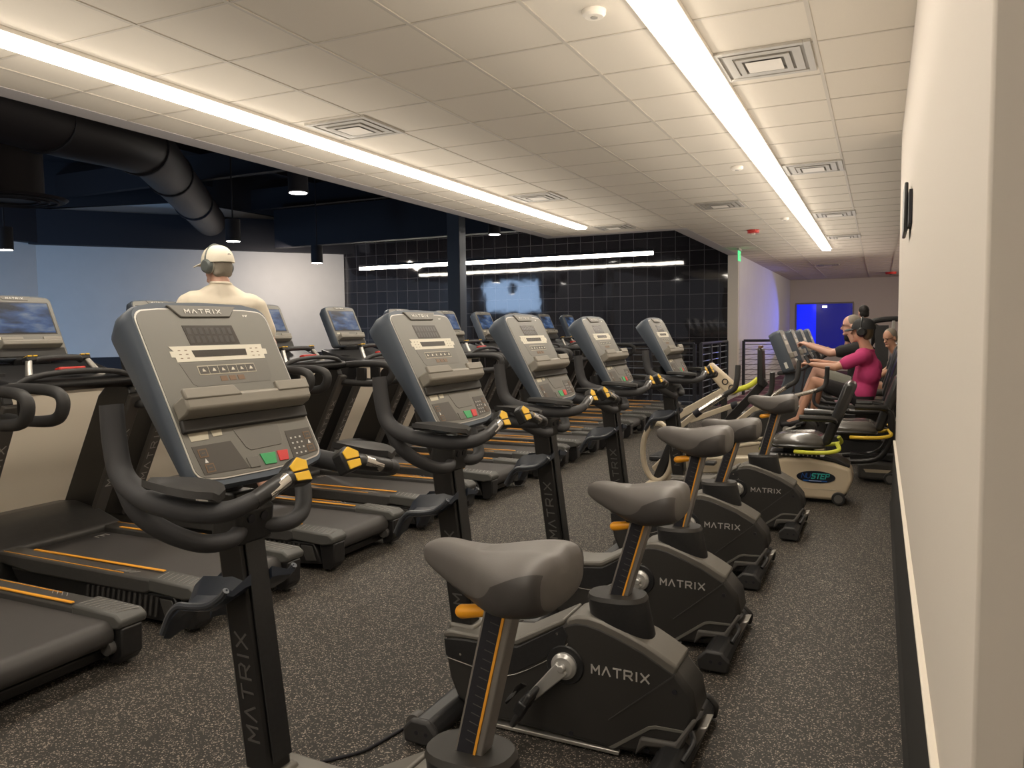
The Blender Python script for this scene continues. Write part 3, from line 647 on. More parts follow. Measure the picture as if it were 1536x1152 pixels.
    MB().tube([(.455, -.10, .15), (.475, -.16, .145), (.455, -.22, .11)], .010, 10, 4).build('lift_handle', 'blackpl', root)
    for sd in (-1, 1): MB().tube([(-.55, sd*.20, .035), (-.55, sd*.245, .035)], [.035, .035], 18, 0).build('transport_wheel', 'grayw', root)

BL = ['upright exercise bike nearest the camera, its base cut off by the bottom edge',
      'second upright exercise bike from the camera, its full charcoal shroud and crank in view',
      'third upright exercise bike from the camera, highest saddle of the middle bikes',
      'fourth upright exercise bike from the camera, its round wheel shroud beside the tan trainer frame',
      'fifth and farthest upright exercise bike, directly in front of the beige recumbent stepper']
BP = [(-.99, 1.52), (-1.0, 2.65), (-1.02, 3.69), (-1.045, 4.86), (-.94, 6.03)]
BD = [.045, -.03, .045, -.045, .008]
for i in range(5):
    t = thing('exercise_bike', BL[i], 'exercise bike', (BP[i][0], BP[i][1], 0), -.045 if i == 0 else -.012, 'upright exercise bikes in a row')
    make_bike(t, BD[i])
# power cord
t = MB().tube([(-1.95, 1.9, .006), (-1.78, 2.06, .006), (-1.66, 2.2, .006), (-1.63, 2.28, .006), (-1.60, 2.42, .006)], .006, 8, 6).build('power_cord', 'black')
tag(t, 'thin black power cord on the floor leading to the second bike front foot', 'cord')

# ================================================================== TREADMILL
def make_treadmill(root):
    F = Fr((-.765, 0, 1.36), (-.40, 0, .917), (.917, 0, .40))
    # lower frame and side rails
    for sd in (-1, 1):
        y0, y1 = sd*.27, sd*.40
        r_ = MB().xz([(-.62, .20), (-.62, .262), (.62, .252), (.70, .245), (.70, .21), (.60, .17), (-.3, .17)], y0, y1).build('side_rail', 'deck', root, bevel=.012)
        ft = MB().xz([(.64, .262), (.93, .252), (.97, .225), (.96, .19), (.88, .175), (.64, .19)], sd*.262, sd*.408).build('foot_rail_end', 'foot', root, bevel=.012)
        m = MB()
        for i in range(8): m.prism([(.66+i*.035, sd*.29, .262-.00*i-i*.0012), (.69+i*.035, sd*.385, .262-i*.0012), (.693+i*.035, sd*.385, .262-i*.0012), (.663+i*.035, sd*.29, .262-i*.0012)], (0, 0, .0016))
        m.build('grip_rib', 'stroke', ft)
        MB().xz([(.84, .19), (.96, .19), (.955, .06), (.92, .02), (.86, .02)], sd*.275, sd*.385).build('rear_foot', 'frame', root, bevel=.01)
        MB().tube([(.885, sd*.245, .10), (.885, sd*.29, .10)], [.035, .035], 16, 0).build('foot_roller', 'grayw', root)
        MB().box((.10, sd*.285, .2625), (1.05, .018, .006)).build('edge_stripe', 'line', r_, bevel=.001)
        MB().box((-.10, sd*.375, .2575), (1.05, .004, .006), (0, .006, 0)).build('thin_stripe', 'line', r_)
        m = MB()
        for i in range(4): m.prism([(.36+i*.035, sd*.372, .2595), (.40+i*.035, sd*.338, .2595), (.404+i*.035, sd*.338, .2595), (.364+i*.035, sd*.372, .2595)], (0, 0, .002))
        m.build('decal', 'stroke', r_)
        sk = MB().xz([(-.5, .18), (.80, .18), (.86, .05), (.70, .035), (-.4, .035)], sd*.30, sd*.385).build('side_skirt', 'frame', root, bevel=.01)
        m = MB()
        for i in range(14): m.prism([(.16+i*.04, sd*.386, .165), (.175+i*.04, sd*.386, .165), (.155+i*.04, sd*.386, .06), (.14+i*.04, sd*.386, .06)], (0, sd*.008, 0))
        m.build('skirt_slat', 'deck', sk)
        MB().xz([(.70, .16), (.79, .16), (.82, .07), (.74, .06)], sd*.386, sd*.394).build('skirt_panel', 'deck', sk, bevel=.006)
    MB().xz([(-.62, .222), (.86, .222)]+[(.86+.06*math.sin(math.radians(a)), .162+.06*math.cos(math.radians(a))) for a in range(15, 181, 15)]+[(-.62, .102)], -.265, .265).build('belt', 'belt', root, angle=50)
    m = MB()
    for i in range(3):
        m.prism([(-.50, .145+i*.038, .2225), (-.455, .145+i*.038, .2225), (-.455, .153+i*.038, .2225), (-.50, .153+i*.038, .2225)], (0, 0, .001))
    m.prism([(-.50, .145, .2225), (-.493, .145, .2225), (-.493, .229, .2225), (-.50, .229, .2225)], (0, 0, .001)); m.build('belt_mark', 'bezel', root)
    MB().box((.80, 0, .06), (.08, .7, .05)).build('rear_crossbar', 'frame', root, bevel=.01)
    # motor hood
    hx = [(-.55, .262), (-.66, .30), (-.80, .345), (-.98, .375), (-1.15, .36), (-1.25, .28), (-1.28, .10), (-1.20, .03), (-.62, .03), (-.58, .18)]
    MB().xz(hx, -.41, .41).build('motor_hood', 'deck', root, bevel=.03, seg=4)
    for sd in (-1, 1):
        u = MB().xz([(-1.17, .22), (-.86, .22), (-.40, 1.12), (-.42, 1.17), (-.62, 1.17), (-.70, 1.10)], sd*.375, sd*.435).build('upright', 'frame', root, bevel=.008)
        # lettered outer strip facing the runner
        a, b = V((-.855, 0, .24)), V((-.395, 0, 1.12)); d = (b-a).normalized(); n = V((d.z, 0, -d.x))
        MB().prism([a+V((0, sd*.36, 0)), a+V((0, sd*.45, 0)), b+V((0, sd*.45, 0)), b+V((0, sd*.36, 0))], n*.035).build('upright_face', 'texty', u, bevel=.006)
        m = MB(); letters(m, 'MATRIX', a+d*.30+n*.0355+V((0, sd*.405+.022, 0)), d, (0, -1, 0), .042, .05, .035, .006, n); m.build('lettering', 'stroke', u)
        # handrail loop
        MB().tube([(-.50, sd*.43, 1.19), (-.28, sd*.445, 1.215), (-.05, sd*.45, 1.215), (.08, sd*.45, 1.20), (.125, sd*.45, 1.155), (.10, sd*.45, 1.085), (.02, sd*.45, 1.05), (-.18, sd*.445, 1.04), (-.42, sd*.43, 1.05)], [.026, .028, .03, .032, .033, .034, .033, .03, .028], 12, 5, flat=(0, 1, 0)).build('handrail', 'rub', root)
        MB().box((-.20, sd*.445, 1.12), (.10, .03, .12)).build('handrail_web', 'frame', root, bevel=.008)
    # dash with cup wells, arch bar
    MB().xz([(-.80, 1.20), (-.42, 1.17), (-.34, 1.20), (-.36, 1.245), (-.60, 1.27), (-.84, 1.34)], -.43, .43).build('dashboard', 'blackpl', root, bevel=.02, seg=3)
    MB().tube([(-.38, -.40, 1.21), (-.36, -.30, 1.262), (-.35, -.12, 1.285), (-.35, .12, 1.285), (-.36, .30, 1.262), (-.38, .40, 1.21)], .018, 12, 5).build('front_arch', 'rub', root)
    MB().tube([(-.55, -.15, 1.35), (-.52, -.10, 1.365), (-.52, .10, 1.365), (-.55, .15, 1.35)], .02, 12, 5).build('grip_bar', 'rub', root)
    for sd in (-1, 1):
        s_ = MB().tube([(-.54, sd*.185, 1.352), (-.50, sd*.215, 1.29), (-.46, sd*.24, 1.235)], [.019, .02, .022], 12, 3).build('pulse_stalk', 'silver', root)
        pod = MB().box((-.55, sd*.17, 1.362), (.055, .07, .03), (0, -.3, 0)).build('control_pod', 'blackpl', root, bevel=.006)
        m = MB()
        for q in (-.017, .017): m.box((-.545, sd*.17+q, 1.378), (.045, .026, .008), (0, -.3, 0))
        m.build('shift_key', 'yellow', pod, bevel=.002)
        MB().tube([(-.62, sd*.335, 1.262), (-.62, sd*.335, 1.285)], [.05, .052], 18, 0).build('cup_well', 'rub', root)
    MB().box((-.42, -.01, 1.30), (.05, .17, .022), (0, -.2, 0)).build('stop_bar', 'redm', root, bevel=.006)
    # console
    outl = rrect(-.238, .238, 0, .425, .035, crown=.01)
    m = MB(); m.rings([[F.p(a*.97, t*.985+.003, 0) for a, t in outl], [F.p(a, t, -.01) for a, t in outl], [F.p(a, t, -.05) for a, t in outl], [F.p(a*.9, .21+(t-.21)*.92, -.095) for a, t in outl]]); co = m.build('console', 'facedk', root, angle=50)
    def pl(name, P, mt, n1=.002, n0=-.001, par=None, bev=0):
        m = MB(); F.plate(m, P, n0, n1); return m.build(name, mt, par or co, bevel=bev, smooth=bool(bev))
    pl('face_panel', rrect(-.226, .226, .01, .415, .028, crown=.006), 'face', .003)
    pl('badge', [(-.10, .424), (.10, .424), (.08, .397), (-.08, .397)], 'facemid', .006, bev=.002)
    m = MB(); letters(m, 'MATRIX', F.p(-.06, .405, .007), F.U, F.T, .010, .013, .008, .0026, F.N, .0006); m.build('lettering', 'bezel', co)
    pl('screen_bezel', rect(-.205, .205, .165, .385), 'lcdseg', .005, bev=.001)
    pl('screen', rect(-.195, .195, .173, .378), 'screen', .0062)
    pl('audio_jack_plate', rect(-.19, -.12, .13, .148), 'cream', .004)
    m = MB(); prof = [(.112, .0), (.115, .04), (.106, .05), (.08, .045), (.065, 0)]
    m.prism([F.p(-.19, t, n) for t, n in prof], F.U*.38); s1 = m.build('reading_shelf', 'shelf', co, bevel=.005)
    for a0, a1 in ((-.19, -.06), (.07, .19)):
        q = MB(); F.plate(q, rect(a0, a1, .108, .130), .036, .048); q.build('shelf_lip', 'shelf', s1, bevel=.003)
    pl('shelf_shade', rect(-.215, .215, .012, .068), 'shelfdk', .01, bev=.003)  # shade below the treadmill shelf, painted as a dark plate
    MB().prism([(-.80, -.12, 1.30), (-.76, -.12, 1.36), (-.82, -.12, 1.42), (-.90, -.12, 1.36)], (0, .24, 0)).build('console_neck', 'blackpl', root, bevel=.01)

TY = [2.08, 3.17, 4.25, 5.35, 6.45, 7.55, 8.58, 9.60, 10.66, 11.77, 12.85]
ORD = ['', '', '', 'fourth', 'fifth', 'sixth', 'seventh', 'eighth', 'ninth', 'tenth', 'eleventh']
proto = None
for i, y in enumerate(TY):
    if proto is None:
        t = thing('treadmill', '', 'treadmill', (-4, y, 0), 0, 'treadmills lined up along the half wall'); make_treadmill(t); proto = t
    else:
        t = copy_tree(proto); t.location = (-4, y, 0)
    if i == 0: t['label'] = 'black treadmill nearest the camera, only its running belt and tail at the lower left edge'
    elif i == 1: t['label'] = 'second treadmill, its screen console at the left edge beside the nearest bike'
    elif i == 2: t['label'] = 'third treadmill, with the man in the cream shirt walking on it'
    elif i == 10: t['label'] = 'farthest treadmill in the row, next to the cable railing'
    else: t['label'] = 'black treadmill with small lit screen, %s in the row counted from the camera' % ORD[i]

# ================================================================== RECUMBENT MACHINES
def stepper(root, shell, shell2, grip, body=True, logo=True):
    # local origin: machine centre on the floor; seat to +x, pedals to -x
    if body:
        MB().xz([(-.20, .04), (.30, .03), (.40, .10), (.44, .22), (.42, .31), (.30, .345), (.10, .38), (-.12, .37), (-.24, .33)], -.15, .15).build('rear_shell', shell, root, bevel=.03, seg=4)
        MB().xz([(.05, .385), (.30, .35), (.40, .30), (.42, .33), (.34, .38), (.2, .42), (-.25, .42), (-.25, .38)], -.12, .12).build('shell_cap', 'blackpl', root, bevel=.015)
        m = MB()
        for i in range(12): m.box((-.2+i*.035, -.122, .40), (.01, .003, .012))
        m.build('rail_mark', 'paper', root)
        MB().tube([(.2, -.12, .41), (.2, -.16, .42)], [.016, .02], 12, 0).build('seat_knob', 'paper', root)
        MB().xz([(-.20, .125), (.38, .125), (.38, .118), (-.20, .118)], -.153, -.148).build('shell_seam', 'beige2', root)
    else:
        MB().xz([(.05, .03), (.33, .02), (.42, .09), (.40, .19), (.20, .21), (.05, .18)], -.13, .13).build('rear_shell', shell, root, bevel=.03, seg=3)
        MB().box((.25, 0, .235), (.55, .12, .06)).build('seat_rail', 'blackpl', root, bevel=.01)
        MB().xz([(.10, .13), (.34, .13), (.31, .10), (.12, .10)], -.133, -.13).build('shell_stripe', 'beige2', root)
    for sd in (-1, 1):
        w = MB().tube([(.33, sd*.15, .055), (.33, sd*.185, .055)], [.055, .055], 22, 0).build('wheel', 'blackpl', root, bevel=.006)
        MB().cyl((.33, sd*.185, .055), (.33, sd*.189, .055), .035, 16).build('wheel_hub', 'grayw', w)
    if logo:
        e = MB(); e.prism([(.15+.155*math.cos(a), -.1515, .225+.052*math.sin(a)) for a in [2*PI*i/28 for i in range(28)]], (0, -.003, 0)); lg = e.build('logo_badge', 'logoblk', root)
        m = MB(); letters(m, 'NU', (.035, -.1548, .213), (1, 0, 0), (0, 0, 1), .040, .030, .008, .004, (0, -1, 0), slant=.2); m.build('lettering', 'nulogo', lg)
        m = MB(); letters(m, 'STEP', (.115, -.1548, .213), (1, 0, 0), (0, 0, 1), .040, .026, .010, .009, (0, -1, 0), slant=.25); m.build('lettering', 'nucyan', lg)
        MB().box((.145, -.1552, .192), (.19, .001, .010)).build('logo_underline', 'nulogo', lg)
        MB().box((.145, -.1558, .192), (.10, .001, .004)).build('logo_caption', 'paper', lg)
    # seat
    se = MB().xy(rrect(-.22, .22, -.22, .22, .08), .47, .50).build('seat_pan', 'vinyl', root, bevel=.012)
    m = MB(); R_ = []
    for i in range(9):
        u = i/8; z = .50+.075*math.sin(math.acos(max(-1, min(1, 1-2*u)))) if False else .50+.08*u
        k = (1-(u**3)*.35); R_.append([(a*k, b*k, z+.012*math.sin(6*a+1)*u) for a, b in rrect(-.22, .22, -.21, .21, .09)])
    m.rings(R_); m.build('seat_cushion', 'vinylg', se)
    MB().xz([(.18, .50), (.26, .50), (.46, 1.00), (.42, 1.04), (.36, 1.02)], -.17, .17).build('backrest', 'vinyl', root, bevel=.03, seg=4)
    for q in (-.12, 0, .12): MB().box((.345, q, .83), (.03, .09, .36), (0, .38, 0)).build('backrest_pad', 'vinylg', root, bevel=.012)
    for sd in (-1, 1):
        MB().tube([(-.02, sd*.20, .44), (.12, sd*.25, .445), (.26, sd*.25, .455), (.33, sd*.23, .48), (.31, sd*.20, .53)], .017, 10, 5).build('seat_handle', grip, root)
        MB().tube([(.30, sd*.19, .70), (.26, sd*.24, .73), (.02, sd*.26, .735)], [.02, .025, .028], 10, 4).build('armrest', 'vinyl', root)
    MB().box((.0, 0, .44), (.25, .14, .10)).build('seat_carriage', 'blackpl', root, bevel=.01)
    MB().tube([(-.22, -.22, .445), (-.30, -.22, .45)], .016, 10, 0).build('release_lever', grip, root)
    # spine, front base, pedals
    MB().xz([(-.25, .22), (-1.25, .14), (-1.30, .20), (-1.20, .30), (-.25, .36)], -.06, .06).build('spine', shell2, root, bevel=.015)
    MB().box((-1.25, 0, .06), (.12, .62, .07)).build('front_stabiliser', shell2, root, bevel=.02)
    MB().xz([(-1.28, .10), (-1.18, .10), (-.98, .60), (-1.06, .64)], -.11, .11).build('front_tower', 'blackpl', root, bevel=.02)
    for sd in (-1, 1):
        MB().tube([(-1.05, sd*.20, .30), (-.85, sd*.20, .34)], .018, 10, 0).build('pedal_link', shell2, root)
        p_ = MB().box((-.80, sd*.20, .40), (.03, .12, .26), (0, .35, 0)).build('foot_pedal', 'rub', root, bevel=.015)
        MB().box((-.72, sd*.20, .30), (.09, .12, .03)).build('heel_rest', 'rub', p_, bevel=.01)
        # swing arm
        off = -.0 if sd < 0 else .10
        a, b, c = (V((-1.10, -.24, .52)), V((-.83, -.25, .75)), V((-.57, -.25, .93))) if sd < 0 else (V((-1.0, .24, .62)), V((-.59, .25, .78)), V((-.34, .25, .85)))
        ar = MB().tube([a, b], [.034, .032], 4, 0).build('swing_arm', shell2, root, bevel=.004)
        MB().cyl(b-(b-a).normalized()*.03, b+(c-b).normalized()*.03, .034, 14).build('arm_collar', 'black', ar)
        MB().cyl(b, c, .022, 14).build('telescoping_tube', 'chrome', ar)
        MB().tube([c-(c-b).normalized()*.05, c, c+V((.06, 0, .04)), c+V((.08, 0, .12)), c+V((.085, -.02*sd, .24))], [.022, .023, .024, .024, .023], 12, 4).build('hand_grip', 'rub', ar)

t = thing('recumbent_stepper', 'beige recumbent cross trainer with lime handles behind the farthest upright bike', 'exercise machine', (-.62, 7.2, 0))
stepper(t, 'beige', 'beige2', 'lime')
# its console on a long black mast and tan hoop around the pedals
MB().tube([(-1.22+.14*math.cos(a)*1.0, -.12+.0*a, .36+.27*math.sin(a)) for a in [2*PI*i/24 for i in range(24)]], [(.026)]*24, 10, 0, closed=True).build('guard_hoop', 'beige2', t) 
MB().prism([(-.70, -.03, .60), (-.64, -.03, .56), (-.26, -.03, 1.0), (-.30, -.03, 1.06)], (0, .06, 0)).build('console_mast', 'frame', t, bevel=.006)
MB().prism([(-.345, -.09, 1.0), (-.29, -.09, .97), (-.305, -.09, 1.30), (-.345, -.09, 1.32)], (0, .18, 0)).build('console', 'blackpl', t, bevel=.012)
MB().box((-.328, 0, 1.325), (.03, .12, .02)).build('console_cap', 'brown', t, bevel=.004)

t = thing('recumbent_stepper', 'black recumbent trainer with amber handles, between the beige trainer and the woman in pink', 'exercise machine', (-.22, 8.3, 0))
stepper(t, 'deck', 'beige2', 'amber', body=False, logo=False)
MB().tube([(.16, -.2, .74), (.30, -.2, .70), (.335, -.2, .62), (.32, -.2, .40), (.20, -.2, .24), (-.1, -.2, .20)], [.022, .024, .03, .03, .028, .024], 12, 5).build('rear_hoop', 'frame', t)
MB().tube([(.16, .2, .74), (.30, .2, .70), (.335, .2, .62), (.32, .2, .40), (.20, .2, .24), (-.1, .2, .20)], [.022, .024, .03, .03, .028, .024], 12, 5).build('rear_hoop', 'frame', t)

# tan front unit with inclined beam and rounded logo head
t = thing('arm_ergometer', 'tan inclined steel beam machine with a rounded logo head behind the far bikes', 'exercise machine', (-1.9, 8.9, 0))
MB().prism([(-.25, -.05, .50), (-.18, -.05, .44), (.42, -.05, .78), (.40, -.05, .88)], (0, .10, 0)).build('beam', 'beige2', t, bevel=.01)
m = MB(); hd = [(.20, 1.12), (.13, 1.03), (.36, .76), (.45, .74), (.50, .80), (.49, .86)]
MB().xz(hd, -.06, .06).build('head', 'beige', t, bevel=.03, seg=4)
MB().tube([(.435+.035*math.cos(a), -.063, .83+.035*math.sin(a)) for a in [2*PI*i/16 for i in range(16)]], .006, 6, 0, closed=True).tube([(.36+.03*math.cos(a), -.063, .90+.03*math.sin(a)) for a in [2*PI*i/16 for i in range(16)]], .006, 6, 0, closed=True).build('logo', 'logoblk', t)
MB().box((-.2, 0, .24), (.09, .09, .48)).build('stand', 'beige2', t, bevel=.008)
MB().box((-.2, 0, .03), (.5, .5, .05)).build('base', 'blackpl', t, bevel=.012)
MB().tube([(.45, -.1, .80), (.62, -.12, .86), (.72, -.12, .94)], .03, 10, 4).build('grip', 'lime', t)
MB().box((.34, 0, .42), (.06, .06, .75)).build('strut', 'frame', t, bevel=.004)

def make_recumbent(root):
    F = Fr((-.36, 0, 1.02), (-.36, 0, .93), (.93, 0, .36))
    MB().xz([(-.95, .05), (-.25, .04), (-.10, .20), (-.15, .42), (-.35, .60), (-.55, .66), (-.80, .55), (-1.0, .30)], -.11, .11).build('shroud', 'shroud', root, bevel=.03, seg=3)
    MB().xz([(-.25, .10), (.62, .14), (.62, .26), (.2, .30), (-.2, .30)], -.06, .06).build('rail', 'blackpl', root, bevel=.01)
    for x in (-.80, .55): MB().box((x, 0, .05), (.11, .62, .08)).build('stabiliser', 'blackpl', root, bevel=.02)
    MB().xz([(-.58, .60), (-.42, .58), (-.36, .98), (-.46, 1.04)], -.07, .07).build('mast', 'facedk', root, bevel=.015)
    outl = rrect(-.21, .21, 0, .47, .035, crown=.008)
    m = MB(); m.rings([[F.p(a*.97, t*.985+.003, 0) for a, t in outl], [F.p(a, t, -.012) for a, t in outl], [F.p(a, t, -.08) for a, t in outl], [F.p(a*.92, .235+(t-.235)*.94, -.13) for a, t in outl]]); co = m.build('console', 'facedk', root, angle=50)
    def pl(name, P, mt, n1=.002): m = MB(); F.plate(m, P, -.001, n1); m.build(name, mt, co, smooth=False)
    pl('face_panel', rrect(-.2, .2, .01, .46, .028), 'shelf', .003); pl('main_display', rect(-.09, .09, .36, .42), 'lcd', .0045); pl('readout_band', rect(-.14, .14, .30, .345), 'band', .0045)
    m = MB(); F.plate(m, rect(-.19, .19, .14, .20), .002, .05); m.build('reading_shelf', 'shelf', co, bevel=.006)
    pl('keypad', rect(-.18, .18, .02, .10), 'facedark', .0045); pl('asset_label', [(-.2, -.0), (-.2, 0), (-.2, 0)], 'paper') if False else None
    MB().prism([F.p(-.212, .05, -.05), F.p(-.212, .12, -.05), F.p(-.212, .12, -.08), F.p(-.212, .05, -.08)], (0, -.002, 0)).build('asset_label', 'paper', co)
    for sd in (-1, 1):
        MB().tube([(-.55, sd*.06, .98), (-.42, sd*.14, 1.0), (-.28, sd*.22, 1.04), (-.22, sd*.22, 1.10), (-.26, sd*.20, 1.18)], .019, 12, 5).build('handlebar', 'foam', root)
        MB().tube([(.15, sd*.27, .62), (-.10, sd*.27, .64), (-.16, sd*.27, .70), (-.15, sd*.27, .80)], .018, 10, 5).build('side_handle', 'foam', root)
        c = MB().cyl((-.45, sd*.11, .36), (-.45, sd*.14, .36), .04).build('crank', 'crank', root)
        a = V((-.45+.15*sd*-1, sd*.15, .36+.06*sd*-1)); MB().tube([(-.45, sd*.15, .36), a], .014, 8, 0).build('crank_arm', 'crank', c)
        MB().box((a.x, a.y+sd*.06, a.z+.02), (.10, .09, .025), (0, -.4, 0)).build('pedal', 'blackpl', c, bevel=.005)
    se = MB().xy(rrect(.12, .58, -.22, .22, .08), .56, .63).build('seat', 'vinyl', root, bevel=.03, seg=3)
    MB().xz([(.50, .66), (.58, .64), (.78, 1.22), (.72, 1.26), (.66, 1.22)], -.19, .19).build('backrest', 'vinyl', root, bevel=.03, seg=3)
    MB().xz([(.20, .26), (.50, .26), (.50, .57), (.25, .57)], -.08, .08).build('seat_carriage', 'blackpl', root, bevel=.01)
    MB().xz([(.55, .35), (.60, .35), (.72, .90), (.68, .92)], -.05, .05).build('back_support', 'frame', root, bevel=.006)
RL = ['recumbent bike carrying the woman in the pink shirt', 'recumbent bike behind the pink shirted woman, used by a man with glasses',
      'recumbent bike with empty seat, third of the recumbent row', 'farthest recumbent bike, its console last in the overlapping row']
proto = None
for i, y in enumerate((9.25, 10.45, 11.65, 12.85)):
    if proto is None: t = thing('recumbent_bike', RL[0], 'exercise bike', (-.47, y, 0), 0, 'recumbent bikes with tall tilted consoles'); make_recumbent(t); proto = t
    else: t = copy_tree(proto); t.location = (-.47, y, 0); t['label'] = RL[i]

# far weight machine by the right wall
t = thing('weight_machine', 'grey and white weight machine with curved black top near the right wall', 'exercise machine', (.15, 14.2, 0))
MB().tube([(-.42, 0, 1.42), (-.30, 0, 1.55), (0, 0, 1.60), (.45, 0, 1.58)], .045, 10, 5).build('top_arch', 'blackpl', t)
for x in (-.30, .05, .4): MB().box((x, 0, .8), (.05, .08, 1.55)).build('upright', 'silver', t, bevel=.006)
MB().box((-.12, 0, .95), (.2, .12, 1.1)).build('weight_stack', 'rub', t, bevel=.005)
MB().box((0, -.3, .45), (.42, .5, .08)).build('seat', 'vinyl', t, bevel=.03)
MB().xz([(-.1, .2), (.35, .08), (.35, .18), (-.1, .42)], -.5, -.42).build('lever_arm', 'trimw', t, bevel=.01)
MB().box((.1, -.2, .04), (.9, .9, .07)).build('base_frame', 'trimw', t, bevel=.015)

# ================================================================== PEOPLE
def rm(o, vox, sm=4):
    r = o.modifiers.new('r', 'REMESH'); r.mode = 'VOXEL'; r.voxel_size = vox; r.use_smooth_shade = True
    s_ = o.modifiers.new('s', 'SMOOTH'); s_.iterations = sm; s_.factor = .6
    return o
def person(name, label, J, look, skin='skin', shirt='shirtw', bottom='shorts', hair='hairgrey', hairlen=.0, cap=None, phones=None, shoes='shoe', longleg=False, female=False, group=None, fist=True, vox=.008, glasses=False):
    """J: dict of world joints; look: unit vector the face points to."""
    root = thing(name, label, 'person', (J['pel'].x, J['pel'].y, 0), 0, group)
    O = V((J['pel'].x, J['pel'].y, 0)); j = {k: v-O for k, v in J.items()}
    k_ = .92 if female else 1.0
    B = MB()
    pel, che, nk, hd = j['pel'], j['che'], j['nk'], j['hd']
    sl, sr = j['sl'], j['sr']; ax = (sr-sl).normalized()
    hl, hr = pel-ax*.095, pel+ax*.095
    B.capsule(hl, .115*k_, hr, .115*k_); B.capsule(pel, .13*k_, che, .13*k_); B.capsule(sl+ax*.05, .085*k_, sr-ax*.05, .085*k_)
    B.capsule(che-ax*.07-V((0, 0, .06)), .12*k_, che+ax*.07-V((0, 0, .06)), .12*k_); B.capsule(che, .1, nk, .065)
    for s_ in (sl, sr): B.capsule(nk-V((0, 0, .045)), .062, s_*.6+nk*.4-V((0, 0, .045)), .06)
    B.capsule(nk-V((0, 0, .03)), .068*k_, hd-V((0, 0, .06)), .060*k_)
    f = V(look).normalized(); rt = f.cross(V((0, 0, 1))).normalized(); up = rt.cross(f).normalized()
    RH = Matrix((rt, f, up)).transposed().to_4x4()
    hp = lambda a, b, c: hd+rt*a+f*b+up*c
    B.ell(hp(0, -.005, .03), (.077, .098, .095), RH); B.ell(hp(0, .022, -.045), (.058, .070, .075), RH)
    B.capsule(hp(0, .086, .005), .011, hp(0, .108, -.028), .015); B.ell(hp(0, .075, -.098), (.028, .025, .02), RH)
    for q in (-1, 1):
        B.ell(hp(q*.078, -.01, -.01), (.012, .022, .034), RH); B.ell(hp(q*.03, .084, .022), (.02, .012, .008), RH)
    for s_, e_, w_, sd in ((sl, j['el'], j['wl'], -1), (sr, j['er'], j['wr'], 1)):
        B.capsule(s_, .055*k_, e_, .043*k_); B.capsule(e_, .045*k_, w_, .028*k_)
        # hand
        d = (w_-e_).normalized(); 
        side = d.cross(V((0, 0, 1))); side = side.normalized() if side.length > .1 else V((1, 0, 0))
        n_ = side.cross(d).normalized(); hcen = w_+d*.05
        for q in (-.03, -.01, .01, .03): B.capsule(w_+side*q*.6, .016, w_+d*.085+side*q, .013)
        for ii, (q, ln) in enumerate(((-.033, .036), (-.011, .042), (.011, .040), (.033, .030))):
            b0 = w_+d*.088+side*q
            b1 = b0+(d*.5-n_*.85).normalized()*ln*.9 if fist else b0+(d-n_*.25).normalized()*ln
            b2 = b1+(-d*.55-n_*.8).normalized()*ln*.8 if fist else b1+(d-n_*.5).normalized()*ln*.8
            B.capsule(b0, .0105, b1, .010); B.capsule(b1, .010, b2, .009)
        th = -side*sd if abs(sd) else side
        B.capsule(w_+d*.02+th*.02, .015, w_+d*.055+th*.048-n_*.01, .012); B.capsule(w_+d*.055+th*.048-n_*.01, .012, w_+d*.082+th*.038-n_*.032, .010)
    for h_, kn, an in ((hl, j['kl'], j['al']), (hr, j['kr'], j['ar'])):
        B.capsule(h_, .092*k_, kn, .058*k_); B.capsule(kn, .056*k_, kn*.62+an*.38-V((0, 0, 0)), .054*k_); B.capsule(kn*.62+an*.38, .053*k_, an, .034*k_)
        B.capsule(an, .036, an+V((-.10, 0, -.04)), .03)
    rm(B.build('body', skin, root), vox)
    # eyes, mouth
    m = MB()
    for q in (-1, 1): m.ell(hp(q*.03, .089, .008), (.013, .006, .007), RH, 10)
    m.build('eyes', 'eye', root); MB().ell(hp(0, .089, -.062), (.022, .008, .006), RH, 12).build('mouth', 'lip', root)
    # hair
    if hair:
        Hh = MB(); Hh.ell(hp(0, -.026, .045), (.086, .092, .090), RH); Hh.ell(hp(0, -.045, -.010), (.082, .066, .068+hairlen), RH)
        Hh.capsule(hp(-.045, -.05, -.04-hairlen), .034, hp(.045, -.05, -.04-hairlen), .034)
        rm(Hh.build('hair', hair, root), .008, 3)
    if cap:
        m = MB(); R_ = []
        for i in range(9):
            a = PI/2*i/8; R_.append([hp(.104*math.cos(a)**.8*math.cos(b), -.012+.124*math.cos(a)**.8*math.sin(b), .018+.125*math.sin(a)) for b in [2*PI*k/24 for k in range(24)]])
        m.rings(R_); cp = m.build('cap', cap, root)
        MB().rings([[hp(x, .085+b+(.0 if 1 else 0), .038-.02*(b/.09)-4*x*x) for x in [(-.07+.14*i/10) for i in range(11)]]+[hp(x, .085+b, .032-.02*(b/.09)-4*x*x) for x in [(.07-.14*i/10) for i in range(11)]] for b in (0, .04, .07)]+[[hp(x*.6, .175, .016-4*x*x*.6) for x in [(-.07+.14*i/10) for i in range(11)]]+[hp(x*.6, .175, .011-4*x*x*.6) for x in [(.07-.14*i/10) for i in range(11)]]]).build('cap_brim', cap, cp)
        MB().tube([hp(-.03, -.116, .05), hp(0, -.122, .072), hp(.03, -.116, .05)], .006, 8, 4).build('cap_strap', 'hairgrey' if cap == 'capw' else 'face', cp)
